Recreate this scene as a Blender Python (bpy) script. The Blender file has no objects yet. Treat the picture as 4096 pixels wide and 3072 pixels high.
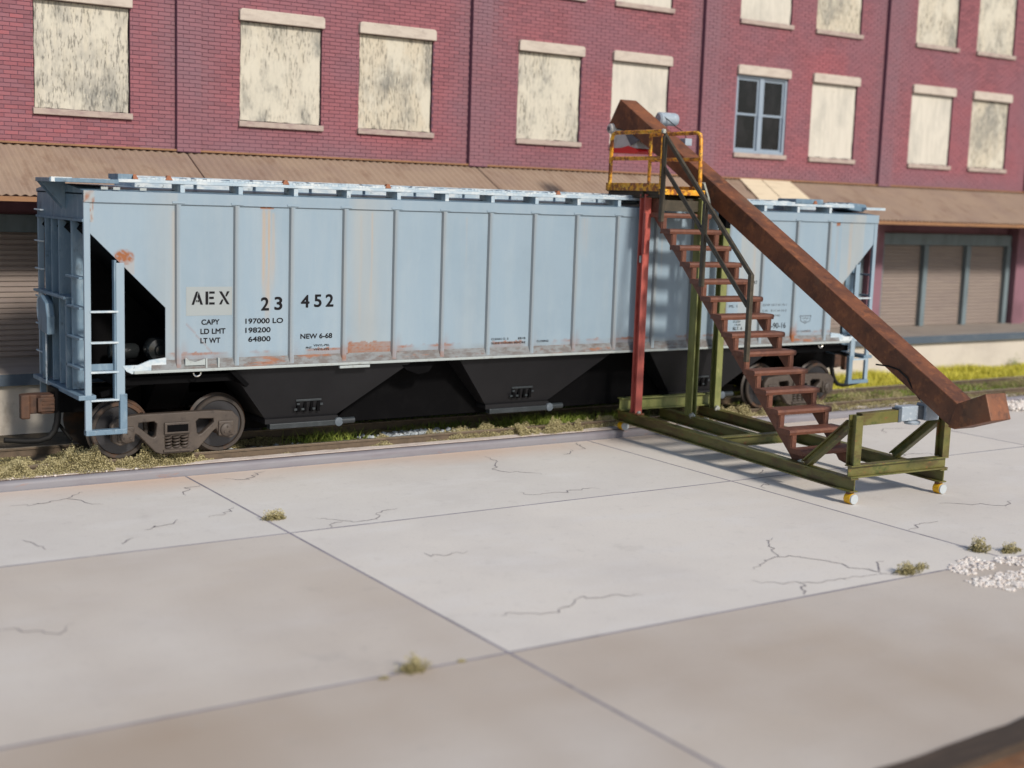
import bpy, bmesh, math, random
import numpy as np
from mathutils import Vector, Matrix, noise
random.seed(7); rng = np.random.default_rng(11)
R = math.radians
SC = bpy.context.scene
# ------------------------------------------------------------------ camera
cd = bpy.data.cameras.new('camera'); cam = bpy.data.objects.new('camera', cd); SC.collection.objects.link(cam)
cd.sensor_width = 36.0; cd.lens = 36.0*5332.5/4096
cd.clip_start = 0.1; cd.clip_end = 3000
r_ = Vector((0.8347552589980279, -0.5496026960594325, 0.03347437914791767))
u_ = Vector((0.04768618755748795, 0.13272515187377973, 0.9900050815911574))
f_ = Vector((0.5485523540113263, 0.8248156827705723, -0.13700147577434071))
cam.matrix_world = Matrix(((r_.x, u_.x, -f_.x, -5.5913), (r_.y, u_.y, -f_.y, -19.9005), (r_.z, u_.z, -f_.z, 4.5144), (0, 0, 0, 1)))
cd.dof.use_dof = True; cd.dof.focus_distance = 21.8; cd.dof.aperture_fstop = 0.40
SC.camera = cam
# ------------------------------------------------------------------ light
SUN_EL, SUN_AZ = R(33), R(177)          # azimuth clockwise from +Y
w = bpy.data.worlds.new('World'); SC.world = w; w.use_nodes = True
nt = w.node_tree; bg = nt.nodes['Background']
sky = nt.nodes.new('ShaderNodeTexSky'); sky.sky_type = 'NISHITA'; sky.sun_disc = False
sky.sun_elevation = SUN_EL; sky.sun_rotation = SUN_AZ
nt.links.new(sky.outputs[0], bg.inputs[0]); bg.inputs[1].default_value = 0.12
sd = bpy.data.lights.new('sun', 'SUN'); so = bpy.data.objects.new('sun', sd); SC.collection.objects.link(so)
sd.energy = 3.65; sd.angle = R(6); sd.color = (1.0, 0.92, 0.82)
dirv = Vector((math.sin(SUN_AZ)*math.cos(SUN_EL), math.cos(SUN_AZ)*math.cos(SUN_EL), math.sin(SUN_EL)))
so.rotation_euler = dirv.to_track_quat('Z', 'Y').to_euler(); so.location = (0, -30, 30)
SC.view_settings.view_transform = 'Standard'; SC.view_settings.look = 'None'
SC.view_settings.exposure = 0.0; SC.view_settings.gamma = 1.0; SC.view_settings.use_curve_mapping = False

# ------------------------------------------------------------------ helpers
def col(r, g, b):
    f = lambda c: (c/255/12.92) if c/255 <= 0.04045 else ((c/255+0.055)/1.055)**2.4
    return (f(r), f(g), f(b), 1)
def mat(name, base, rough=0.6, metal=0.0, layers=(), bump=None, spec=0.5):
    """layers: ('noise', colour, (sx,sy,sz), lo, hi, strength[, detail]) or ('attr', attribute, colour[, strength]) or ('rand', colour, strength)"""
    m = bpy.data.materials.new(name); m.use_nodes = True; t = m.node_tree; N = t.nodes; L = t.links
    b = N['Principled BSDF']; b.inputs['Roughness'].default_value = rough; b.inputs['Metallic'].default_value = metal
    b.inputs['Specular IOR Level'].default_value = spec
    tc = N.new('ShaderNodeTexCoord'); cur = None
    def mix(fac, colr):
        nonlocal cur
        mx = N.new('ShaderNodeMix'); mx.data_type = 'RGBA'
        if cur is None: mx.inputs[6].default_value = base
        else: L.new(cur, mx.inputs[6])
        mx.inputs[7].default_value = colr; L.new(fac, mx.inputs[0]); cur = mx.outputs[2]
    def nz(sc, detail=4, seed=0.0):
        mp = N.new('ShaderNodeMapping'); mp.inputs['Scale'].default_value = sc; mp.inputs['Location'].default_value = (seed, seed*1.7, seed*.6)
        L.new(tc.outputs['Object'], mp.inputs[0]); n = N.new('ShaderNodeTexNoise'); n.inputs['Scale'].default_value = 1; n.inputs['Detail'].default_value = detail
        oi = N.new('ShaderNodeObjectInfo'); ml = N.new('ShaderNodeMath'); ml.operation = 'MULTIPLY'; ml.inputs[1].default_value = 37.0
        L.new(oi.outputs['Random'], ml.inputs[0]); ad = N.new('ShaderNodeVectorMath'); ad.operation = 'ADD'
        L.new(mp.outputs[0], ad.inputs[0]); L.new(ml.outputs[0], ad.inputs[1]); L.new(ad.outputs[0], n.inputs[0])
        n.inputs['Roughness'].default_value = .65
        return n.outputs[0]
    for i, ly in enumerate(layers):
        if ly[0] == 'noise':
            _, c_, sc, lo, hi, st = ly[:6]
            mr = N.new('ShaderNodeMapRange'); L.new(nz(sc, ly[6] if len(ly) > 6 else 5, i*3.3+1), mr.inputs[0])
            mr.inputs[1].default_value = lo; mr.inputs[2].default_value = hi; mr.inputs[4].default_value = st; mix(mr.outputs[0], c_)
        elif ly[0] == 'attr':
            at = N.new('ShaderNodeAttribute'); at.attribute_name = ly[1]; mr = N.new('ShaderNodeMath'); mr.operation = 'MULTIPLY'
            mr.inputs[1].default_value = ly[3] if len(ly) > 3 else 1.0; L.new(at.outputs['Fac'], mr.inputs[0]); mr.use_clamp = True; mix(mr.outputs[0], ly[2])
        elif ly[0] == 'rand':
            oi = N.new('ShaderNodeObjectInfo'); mr = N.new('ShaderNodeMath'); mr.operation = 'MULTIPLY'; mr.inputs[1].default_value = ly[2]
            L.new(oi.outputs['Random'], mr.inputs[0]); mix(mr.outputs[0], ly[1])
    if cur is None: b.inputs['Base Color'].default_value = base
    else: L.new(cur, b.inputs['Base Color'])
    if bump:
        bp = N.new('ShaderNodeBump'); bp.inputs['Strength'].default_value = bump[1]; bp.inputs['Distance'].default_value = bump[2] if len(bump) > 2 else .02
        L.new(nz((bump[0],)*3, 6, 9), bp.inputs['Height']); L.new(bp.outputs[0], b.inputs['Normal'])
    return m

def link(name, me, m, parent=None, loc=(0, 0, 0), **props):
    o = bpy.data.objects.new(name, me); SC.collection.objects.link(o)
    if m is not None and me is not None and len(me.materials) == 0: me.materials.append(m)
    if parent is not None: o.parent = parent
    o.location = loc
    for k, v in props.items(): o[k] = v
    return o
class MB:
    def __init__(s): s.v = []; s.f = []
    def add(s, vs, fs):
        n = len(s.v); s.v += [tuple(q) for q in vs]; s.f += [tuple(n+i for i in f) for f in fs]; return s
    def box(s, x0, x1, y0, y1, z0, z1):
        return s.add([(x0,y0,z0),(x1,y0,z0),(x1,y1,z0),(x0,y1,z0),(x0,y0,z1),(x1,y0,z1),(x1,y1,z1),(x0,y1,z1)],
              [(3,2,1,0),(4,5,6,7),(0,1,5,4),(1,2,6,5),(2,3,7,6),(3,0,4,7)])
    def frame(s, p, q, up=(0, 0, 1)):
        p, q = Vector(p), Vector(q); d = (q-p).normalized(); up = Vector(up)
        sd_ = d.cross(up)
        if sd_.length < 1e-4: up = Vector((0, 1, 0)); sd_ = d.cross(up)
        sd_.normalize(); return p, q, sd_, sd_.cross(d)
    def bar(s, p, q, wd, ht, up=(0, 0, 1), off=(0, 0)):
        p, q, a, b = s.frame(p, q, up); c = a*off[0]+b*off[1]; a = a*wd/2; b = b*ht/2; vs = []
        for e in (p+c, q+c): vs += [e-a-b, e+a-b, e+a+b, e-a+b]
        return s.add(vs, [(0,1,2,3),(7,6,5,4),(1,0,4,5),(2,1,5,6),(3,2,6,7),(0,3,7,4)])
    def ibeam(s, p, q, wd, ht, up=(0, 0, 1), t=.022):
        s.bar(p, q, wd, t, up, (0, ht/2-t/2)); s.bar(p, q, wd, t, up, (0, -ht/2+t/2)); return s.bar(p, q, t, ht-2*t, up)
    def tube(s, pts, r, n=10, cap=True):
        pts = [Vector(p) for p in pts]; n0 = len(s.v); prev = None
        for i, p in enumerate(pts):
            d = (pts[min(i+1, len(pts)-1)]-pts[max(i-1, 0)]).normalized()
            if prev is None:
                a = d.cross(Vector((0, 0, 1)));
                if a.length < .1: a = d.cross(Vector((1, 0, 0)))
            else: a = prev-d*prev.dot(d)
            a.normalize(); prev = a.copy(); b = d.cross(a); rr = r[i] if isinstance(r, (list, tuple)) else r
            s.v += [tuple(p+(a*math.cos(2*math.pi*k/n)+b*math.sin(2*math.pi*k/n))*rr) for k in range(n)]
        for i in range(len(pts)-1):
            for k in range(n):
                s.f.append((n0+i*n+k, n0+i*n+(k+1) % n, n0+(i+1)*n+(k+1) % n, n0+(i+1)*n+k))
        if cap: s.f.append(tuple(n0+k for k in range(n))[::-1]); s.f.append(tuple(n0+(len(pts)-1)*n+k for k in range(n)))
        return s
    def lathe(s, prof, c, axis='y', n=32):
        """prof: list of (radius, along)"""
        n0 = len(s.v)
        for r, h in prof:
            for k in range(n):
                a = 2*math.pi*k/n; ca, sa = r*math.cos(a), r*math.sin(a)
                s.v.append({'y': (c[0]+ca, c[1]+h, c[2]+sa), 'x': (c[0]+h, c[1]+ca, c[2]+sa), 'z': (c[0]+ca, c[1]+sa, c[2]+h)}[axis])
        for i in range(len(prof)-1):
            for k in range(n): s.f.append((n0+i*n+k, n0+i*n+(k+1) % n, n0+(i+1)*n+(k+1) % n, n0+(i+1)*n+k))
        s.f.append(tuple(n0+k for k in range(n))); s.f.append(tuple(n0+(len(prof)-1)*n+k for k in range(n))[::-1]); return s
    def prism(s, poly, axis, a, b):
        """poly 2-D in the two other axes (order: x->(y,z), y->(x,z), z->(x,y))"""
        mk = {'x': lambda p, h: (h, p[0], p[1]), 'y': lambda p, h: (p[0], h, p[1]), 'z': lambda p, h: (p[0], p[1], h)}[axis]; n = len(poly)
        return s.add([mk(p, a) for p in poly]+[mk(p, b) for p in poly], [tuple(range(n)), tuple(range(2*n-1, n-1, -1))]+[(i, i+n, (i+1) % n+n, (i+1) % n) for i in range(n)])
    def mesh(s, name, smooth=False):
        me = bpy.data.meshes.new(name); me.from_pydata(s.v, [], s.f)
        bm = bmesh.new(); bm.from_mesh(me); bmesh.ops.recalc_face_normals(bm, faces=bm.faces); bm.to_mesh(me); bm.free()
        if smooth:
            me.polygons.foreach_set('use_smooth', [True]*len(me.polygons)); me.set_sharp_from_angle(angle=R(35))
        return me
    def build(s, name, m, parent=None, loc=(0, 0, 0), bev=0, smooth=False, **props):
        o = link(name, s.mesh(name, smooth), m, parent, loc, **props)
        if bev:
            md = o.modifiers.new('bevel', 'BEVEL'); md.width = bev; md.segments = 2; md.limit_method = 'ANGLE'; md.angle_limit = R(40)
        return o
def root(name, loc, label, cat, group=None, kind=None, rz=0):
    o = bpy.data.objects.new(name, None); SC.collection.objects.link(o); o.location = loc; o.rotation_euler = (0, 0, rz); o.empty_display_size = .3
    if label: o['label'] = label
    if cat: o['category'] = cat
    if group: o['group'] = group
    if kind: o['kind'] = kind
    return o
def raw(name, V, F, m, parent=None, tone=None, attr='tone', loc=(0, 0, 0), **props):
    """fast mesh from numpy arrays; F of shape (n,3) or (n,4)"""
    V = np.asarray(V, dtype=np.float32); F = np.asarray(F, dtype=np.int32); k = F.shape[1]
    me = bpy.data.meshes.new(name); me.vertices.add(len(V)); me.vertices.foreach_set('co', V.ravel())
    me.loops.add(F.size); me.loops.foreach_set('vertex_index', F.ravel())
    me.polygons.add(len(F)); me.polygons.foreach_set('loop_start', np.arange(0, F.size, k, dtype=np.int32))
    me.polygons.foreach_set('use_smooth', np.zeros(len(F), dtype=bool)); me.update(calc_edges=True)
    if tone is not None:
        for an, tv in ({attr: tone} if not isinstance(tone, dict) else tone).items():
            a = me.attributes.new(an, 'FLOAT', 'POINT'); a.data.foreach_set('value', np.asarray(tv, dtype=np.float32))
    return link(name, me, m, parent, loc, **props)
def plate(name, outer, holes, depth, m, parent, plane='xz', at=0.0, bev=0.0, loc=(0, 0, 0), **props):
    """flat plate with holes: 2-D curve, filled and extruded, turned into a mesh"""
    cu = bpy.data.curves.new(name, 'CURVE'); cu.dimensions = '2D'; cu.fill_mode = 'BOTH'; cu.extrude = depth/2; cu.bevel_depth = bev; cu.bevel_resolution = 1
    for poly in [outer]+list(holes):
        sp = cu.splines.new('POLY'); sp.points.add(len(poly)-1); sp.use_cyclic_u = True
        for i, p in enumerate(poly): sp.points[i].co = (p[0], p[1], 0, 1)
    o = bpy.data.objects.new(name, cu); me = bpy.data.meshes.new_from_object(o); bpy.data.objects.remove(o); bpy.data.curves.remove(cu)
    for v in me.vertices:
        a, b, c = v.co
        v.co = (a, at+c, b) if plane == 'xz' else (at+c, a, b)
    me.update()
    return link(name, me, m, parent, loc, **props)
def lettering(txt, x0, x1, z0, z1, y, m, parent, bold=0.0, name='lettering'):
    cu = bpy.data.curves.new('t', 'FONT'); cu.body = txt; cu.size = 1.0; cu.fill_mode = 'FRONT'
    o = bpy.data.objects.new('t', cu); SC.collection.objects.link(o); me = bpy.data.meshes.new_from_object(o)
    bpy.data.objects.remove(o); bpy.data.curves.remove(cu)
    co = np.array([tuple(v.co) for v in me.vertices]); fc = [tuple(p.vertices) for p in me.polygons]
    bpy.data.meshes.remove(me)
    mn, mx = co.min(0), co.max(0); V = []; F = []; h = z1-z0
    sh = [(0, 0)] if bold <= 0 else [(math.cos(a)*bold*h, math.sin(a)*bold*h) for a in np.linspace(0, 2*math.pi, 7)[:-1]]
    for k, (dx, dz) in enumerate(sh):
        n = len(V); w_ = max(bold, 0)*h
        for c in co: V.append((x0+w_+(c[0]-mn[0])/(mx[0]-mn[0])*(x1-x0-2*w_)+dx, y-.003-.0003*k, z0+w_+(c[1]-mn[1])/(mx[1]-mn[1])*(h-2*w_)+dz))
        F += [tuple(n+i for i in f) for f in fc]
    me = bpy.data.meshes.new(name); me.from_pydata(V, [], F)
    return link(name, me, m, parent)
def n3(x, y=0., z=0.): return noise.noise(Vector((x, y, z)))

# ------------------------------------------------------------------ materials
M = {}
PAINT = col(134, 153, 167); RUST = (.25, .085, .028, 1); DRUST = (.13, .045, .02, 1)
M['paint'] = mat('car_paint', PAINT, .42, layers=[('noise', col(150, 163, 171), (3, 3, .45), .45, .8, .6), ('noise', col(118, 138, 152), (.7, .7, .6), .5, .75, .4),
    ('attr', 'beige', col(180, 168, 146), .8), ('attr', 'grime_shade', col(118, 112, 104)), ('attr', 'rust', RUST), ('noise', col(165, 170, 172), (40, 40, 12), .68, .75, .4)], bump=(30, .05, .01))
M['paint_lite'] = mat('pale_weathered_paint', col(160, 178, 190), .55, layers=[('noise', col(205, 210, 210), (3, 5, 5), .45, .62, .8), ('noise', col(84, 100, 108), (9, 6, 9), .6, .7, .75), ('noise', RUST, (2.5, 6, 9), .7, .76, .8)], bump=(18, .25, .02))
M['paint_dark'] = mat('worn_blue_grey_paint', col(98, 122, 140), .5, layers=[('noise', col(138, 156, 168), (6, 6, 2), .5, .7, .7), ('noise', col(62, 74, 82), (5, 5, 3), .58, .68, .6), ('noise', RUST, (8, 8, 6), .7, .78, .7)], bump=(20, .2, .01))
M['latch'] = mat('latch_rust', (.30, .12, .06, 1), .7, layers=[('noise', (.2, .07, .03, 1), (20, 20, 20), .5, .65, .8)])
M['sill'] = mat('dirty_sill_paint', col(118, 122, 124), .7, layers=[('noise', col(92, 84, 80), (5, 5, 12), .42, .6, .8), ('noise', RUST, (1.1, 5, 5), .58, .66, .8), ('noise', DRUST, (6, 6, 12), .60, .7, .8)], bump=(25, .3, .015))
M['edge'] = mat('bare_edge_paint', col(156, 164, 164), .5, layers=[('noise', col(120, 120, 112), (9, 9, 9), .55, .7, .6), ('noise', RUST, (1.3, 4, 4), .62, .7, .6)])
M['black'] = mat('underframe_black', (.002, .002, .0025, 1), .6, spec=.06, layers=[('noise', (.006, .006, .0065, 1), (3, 3, 3), .5, .8, .6), ('noise', (.08, .08, .08, 1), (60, 60, 60), .74, .78, .5)], bump=(25, .1, .01))
M['hopper'] = mat('hopper_dark_paint', (.0085, .0085, .010, 1), .5, spec=.25, layers=[('noise', (.014, .014, .016, 1), (1, 1, 1), .45, .75, .7), ('noise', (.16, .16, .16, 1), (50, 50, 50), .76, .79, .6)])
M['pipe'] = mat('outlet_pipe_grey', (.020, .026, .030, 1), .4, layers=[('noise', (.04, .048, .055, 1), (6, 6, 6), .5, .7, .6)])
M['gloss'] = mat('gloss_black', (.012, .014, .015, 1), .22)
M['letter'] = mat('stencil_black', (.008, .008, .010, 1), .7, spec=.15, layers=[('noise', (.05, .05, .055, 1), (30, 30, 30), .58, .75, .4)])
M['letter2'] = mat('faded_stencil', (.05, .055, .06, 1), .6)
M['decal'] = mat('decal_grey_film', col(144, 152, 154), .5)
M['bogie'] = mat('bogie_brown', (.052, .040, .032, 1), .6, layers=[('noise', (.085, .066, .052, 1), (3, 3, 3), .4, .7, .7), ('noise', (.025, .018, .015, 1), (10, 10, 10), .56, .68, .7)], bump=(30, .2, .01))
M['wheel'] = mat('wheel_brown', (.035, .027, .022, 1), .55, layers=[('noise', (.10, .045, .02, 1), (3, 3, 3), .52, .66, .8), ('noise', (.02, .017, .015, 1), (9, 9, 9), .55, .7, .7)])
M['tread'] = mat('wheel_tread_steel', (.05, .05, .055, 1), .32, .6)
M['coupler'] = mat('coupler_rust', (.075, .034, .018, 1), .7, layers=[('noise', (.03, .016, .011, 1), (7, 7, 7), .45, .62, .8), ('noise', (.16, .075, .035, 1), (14, 14, 14), .60, .72, .5)], bump=(30, .3, .01))
M['rubber'] = mat('hose_rubber', (.010, .010, .010, 1), .7, spec=.2)
M['rust_tube'] = mat('rusted_steel', (.20, .072, .030, 1), .6, layers=[('noise', (.085, .034, .018, 1), (.9, .9, .9), .42, .60, .85), ('noise', (.14, .085, .05, 1), (1.6, .7, .7), .55, .68, .6), ('noise', (.36, .13, .045, 1), (6, 6, 6), .52, .70, .6), ('noise', (.05, .022, .014, 1), (4, 4, 4), .56, .66, .6), ('noise', (.07, .028, .016, 1), (14, 14, 14), .6, .72, .6), ('noise', (.5, .36, .28, 1), (45, 45, 45), .76, .8, .6)], bump=(26, .35, .01))
M['rust_stair'] = mat('red_brown_primer', (.14, .052, .030, 1), .6, layers=[('noise', (.08, .028, .02, 1), (4, 4, 4), .45, .65, .7), ('noise', (.20, .082, .045, 1), (9, 9, 9), .52, .68, .7), ('noise', (.5, .45, .42, 1), (38, 38, 38), .76, .8, .6)], bump=(25, .25, .008))
M['olive'] = mat('olive_green_paint', (.12, .112, .028, 1), .45, layers=[('noise', (.15, .14, .045, 1), (2.5, 2.5, 3), .46, .64, .8), ('noise', (.035, .065, .010, 1), (5, 2, 5), .52, .66, .7), ('noise', (.07, .038, .016, 1), (1.5, 1.5, 5), .50, .62, .7), ('noise', (.20, .075, .03, 1), (5, 5, 9), .60, .67, .8)], bump=(26, .2, .008))
M['post_green'] = mat('pale_green_paint', (.19, .20, .065, 1), .5, layers=[('noise', (.10, .12, .03, 1), (6, 6, 2), .45, .62, .7), ('noise', (.15, .06, .03, 1), (7, 7, 4), .62, .7, .75), ('noise', (.32, .33, .14, 1), (12, 12, 5), .6, .7, .5)], bump=(26, .2, .008))
M['red'] = mat('red_post_paint', (.42, .095, .075, 1), .45, layers=[('noise', (.22, .03, .025, 1), (6, 6, 2), .5, .66, .7), ('noise', (.55, .16, .12, 1), (30, 30, 10), .64, .74, .6)], bump=(26, .15, .006))
M['dark_rail'] = mat('dark_olive_brown_paint', (.042, .034, .020, 1), .55, layers=[('noise', (.075, .058, .036, 1), (8, 8, 8), .45, .66, .8), ('noise', (.03, .018, .012, 1), (12, 12, 12), .58, .7, .6)])
M['yellow'] = mat('chipped_yellow_paint', (.68, .30, .012, 1), .4, layers=[('noise', (.80, .50, .05, 1), (6, 6, 6), .48, .62, .8), ('noise', (.22, .06, .012, 1), (8, 8, 8), .47, .56, .95), ('noise', (.07, .022, .01, 1), (16, 16, 16), .56, .64, .85)], bump=(30, .4, .01))
M['yellow_wheel'] = mat('caster_yellow', (.75, .42, .01, 1), .4, layers=[('noise', (.3, .1, .01, 1), (30, 30, 30), .6, .7, .6)])
M['hub'] = mat('caster_hub_grey', (.42, .46, .48, 1), .45)
M['weld'] = mat('weld_blob', (.42, .44, .40, 1), .5, layers=[('noise', (.12, .12, .10, 1), (40, 40, 40), .45, .6, .8)], bump=(40, .8, .02))
M['motor'] = mat('motor_grey_blue', (.30, .36, .42, 1), .4, layers=[('noise', (.55, .6, .64, 1), (12, 12, 12), .52, .7, .7)])
M['motor_dark'] = mat('motor_dark_grey', (.08, .10, .12, 1), .45, layers=[('noise', (.2, .23, .26, 1), (20, 20, 20), .55, .7, .6)])
M['chute'] = mat('chute_pale_grey', (.60, .60, .57, 1), .45, layers=[('noise', (.2, .19, .18, 1), (7, 7, 5), .5, .7, .6)])
M['chute_red'] = mat('chute_rim_red', (.80, .03, .03, 1), .25)
M['shiny'] = mat('bright_metal', (.7, .68, .62, 1), .2, 1.0)
# building
M['mortar'] = mat('mortar', (.145, .068, .10, 1), .9)
M['brick'] = mat('red_brick', (.275, .094, .110, 1), .75, layers=[('attr', 'tone', (.20, .07, .085, 1), 1.0), ('noise', (.36, .092, .105, 1), (.25, .5, .3), .5, .72, .6, 2), ('noise', (.22, .10, .125, 1), (.5, .5, .5), .42, .62, .6, 3), ('attr', 'wash', (.20, .115, .14, 1), .9)])
M['pilaster'] = M['brick']
M['stone'] = mat('lintel_stone', col(188, 178, 166), .8, layers=[('noise', col(160, 148, 138), (3, 3, 9), .45, .7, .7), ('noise', col(122, 106, 104), (14, 14, 14), .62, .72, .6)], bump=(30, .3, .01))
M['stone_sill'] = mat('sill_stone', col(168, 154, 144), .8, layers=[('noise', col(130, 106, 108), (4, 4, 9), .45, .7, .7)], bump=(30, .3, .01))
M['board'] = mat('mildewed_board', (.50, .475, .405, 1), .8, layers=[('rand', (.50, .43, .31, 1), .6), ('noise', (.50, .46, .36, 1), (7, 7, .9), .46, .66, .6), ('noise', (.16, .165, .155, 1), (1.5, 1.5, .7), .47, .66, .75, 4), ('noise', (.60, .56, .45, 1), (24, 24, 5), .55, .62, .6, 6), ('noise', (.05, .05, .045, 1), (26, 26, 6), .52, .60, .62, 9), ('noise', (.56, .53, .44, 1), (1.3, 1.3, .8), .50, .60, .8, 4)])
M['board_clean'] = mat('clean_board', (.56, .53, .46, 1), .8, layers=[('noise', (.44, .42, .36, 1), (8, 8, 1), .45, .66, .6), ('noise', (.36, .35, .31, 1), (1.4, 1.4, .8), .5, .7, .6), ('noise', (.10, .10, .085, 1), (28, 28, 8), .66, .69, .6, 6)])
M['ply'] = mat('bare_plywood', (.66, .56, .40, 1), .7, layers=[('noise', (.48, .40, .27, 1), (1.5, 9, 9), .5, .68, .6)])
M['frame'] = mat('window_frame_blue', col(138, 152, 166), .5, layers=[('noise', col(120, 136, 158), (9, 9, 3), .5, .7, .6)])
M['glass'] = mat('dark_glass', (.008, .008, .009, 1), .25, spec=.3, layers=[('noise', (.02, .019, .021, 1), (3, 3, 2), .45, .7, .8)])
M['canopy'] = mat('corrugated_tan', col(150, 130, 112), .75, layers=[('noise', col(130, 110, 100), (.5, .6, .6), .42, .65, .6, 3), ('noise', col(112, 84, 66), (3, .8, 3), .52, .7, .5), ('noise', col(200, 190, 178), (9, 9, 9), .78, .82, .6)])
M['fascia'] = mat('fascia_brown', col(140, 102, 70), .7, layers=[('noise', col(104, 78, 58), (2, 9, 9), .5, .7, .6)])
M['slat'] = mat('shutter_slat', col(138, 126, 118), .7, layers=[('noise', col(124, 112, 108), (.9, .9, .9), .45, .7, .7, 3)])
M['jamb'] = mat('door_post_grey', col(108, 122, 128), .6, layers=[('noise', col(78, 90, 96), (3, 3, 1), .45, .7, .6)])
M['lower_brick'] = mat('painted_lower_wall', (.22, .11, .14, 1), .85, layers=[('noise', (.10, .05, .06, 1), (.8, .8, .8), .45, .7, .7)])
M['dockface'] = mat('dock_edge_slate', col(74, 86, 98), .8, layers=[('noise', col(100, 108, 114), (2, 6, 6), .5, .7, .5)], bump=(20, .3, .02))
M['docktop'] = mat('dock_top', col(150, 140, 130), .9, layers=[('noise', col(120, 112, 108), (.8, 2, 2), .45, .7, .6)], bump=(12, .3, .02))
M['plinth'] = mat('pale_plinth', col(196, 188, 176), .9, layers=[('noise', col(168, 160, 150), (.6, 1, .8), .42, .7, .7), ('noise', col(140, 130, 118), (2, 2, 1.4), .6, .72, .5)], bump=(10, .25, .02))
# ground
M['ground'] = mat('ground_soil', (.10, .075, .045, 1), .95, layers=[('noise', (.055, .045, .028, 1), (2, 2, 2), .45, .62, .9), ('noise', (.18, .14, .09, 1), (7, 7, 7), .55, .7, .7)], bump=(8, .6, .05))
M['concrete'] = mat('pale_concrete', (.70, .66, .60, 1), .82, layers=[('rand', (.58, .56, .53, 1), .5), ('noise', (.56, .53, .50, 1), (.35, .35, .35), .42, .66, .5, 3), ('noise', (.70, .68, .65, 1), (.8, 1.6, 1.3), .5, .7, .5), ('noise', (.42, .39, .37, 1), (30, 30, 30), .55, .72, .35), ('attr', 'dust', (.66, .44, .31, 1), .75), ('attr', 'falloff_tint', (.35, .262, .185, 1), .95), ('noise', (.40, .37, .34, 1), (5, 5, 5), .58, .72, .22), ('noise', (.34, .31, .28, 1), (.9, .9, .9), .62, .74, .25, 6)], bump=(14, .12, .01))
M['joint'] = mat('joint_dark', (.16, .15, .19, 1), .95)
M['seal'] = mat('joint_seal', (.27, .25, .28, 1), .9, layers=[('noise', (.15, .14, .17, 1), (1.1, 1.1, 1.1), .45, .62, .8), ('noise', (.48, .45, .42, 1), (3, 3, 3), .60, .68, .7)])
M['crack'] = mat('crack_dark', (.22, .20, .21, 1), .95, layers=[('noise', (.46, .43, .41, 1), (4, 4, 4), .48, .60, .8)])
M['steel_edge'] = mat('grey_steel_edging', (.21, .205, .225, 1), .6, layers=[('noise', (.16, .14, .165, 1), (1.2, 6, 6), .45, .7, .7), ('noise', (.28, .15, .11, 1), (3, 8, 12), .62, .72, .6)], bump=(20, .2, .01))
M['groove'] = mat('groove_rust', (.11, .065, .06, 1), .8)
M['plaster'] = mat('pale_filler', (.56, .50, .46, 1), .9, layers=[('noise', (.40, .33, .28, 1), (4, 4, 4), .5, .7, .6)], bump=(14, .5, .03))
M['rail'] = mat('rail_brown', (.12, .085, .055, 1), .6, layers=[('noise', (.06, .045, .03, 1), (6, 6, 6), .45, .66, .7)])
M['railtop'] = mat('rail_head_worn', (.42, .36, .28, 1), .3, .7)
M['tie'] = mat('tie_wood', (.07, .05, .035, 1), .9, layers=[('noise', (.14, .09, .06, 1), (1.5, 12, 12), .5, .7, .6)])
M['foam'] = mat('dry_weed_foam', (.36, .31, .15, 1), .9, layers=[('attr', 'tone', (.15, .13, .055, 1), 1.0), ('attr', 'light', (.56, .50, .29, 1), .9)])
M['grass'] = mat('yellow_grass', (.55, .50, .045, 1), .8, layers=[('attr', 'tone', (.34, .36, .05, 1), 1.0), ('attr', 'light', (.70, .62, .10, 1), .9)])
M['green'] = mat('green_grass', (.12, .20, .02, 1), .8, layers=[('attr', 'tone', (.20, .19, .05, 1), 1.0), ('attr', 'light', (.26, .32, .05, 1), .9)])
M['pebble'] = mat('white_pebbles', (.80, .77, .73, 1), .7, layers=[('attr', 'tone', (.62, .54, .48, 1), .9)])
M['stones'] = mat('blue_grey_stones', (.55, .60, .64, 1), .6, layers=[('attr', 'tone', (.28, .32, .35, 1), 1.0)])
M['timber'] = mat('dark_timber', (.055, .038, .026, 1), .8, layers=[('noise', (.11, .075, .05, 1), (1, 8, 8), .5, .7, .6)], bump=(12, .4, .02))
M['clay'] = mat('orange_clay', (.30, .13, .05, 1), .9, layers=[('noise', (.14, .07, .035, 1), (1.2, 1.2, 1.2), .45, .62, .8), ('noise', (.40, .28, .16, 1), (3, 3, 3), .58, .7, .6)], bump=(5, .5, .05))

# ================================================================== GROUND
g = MB().add([(-900, -900, -.32), (900, -900, -.32), (900, 900, -.32), (-900, 900, -.32)], [(0, 1, 2, 3)]).build('ground', M['ground'], kind='structure')
# ballast bed under and beside the track
bed = MB().box(-30, 60, .30, 4.2, -.3, .135).build('track_bed', M['ground'], kind='structure')
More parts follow.
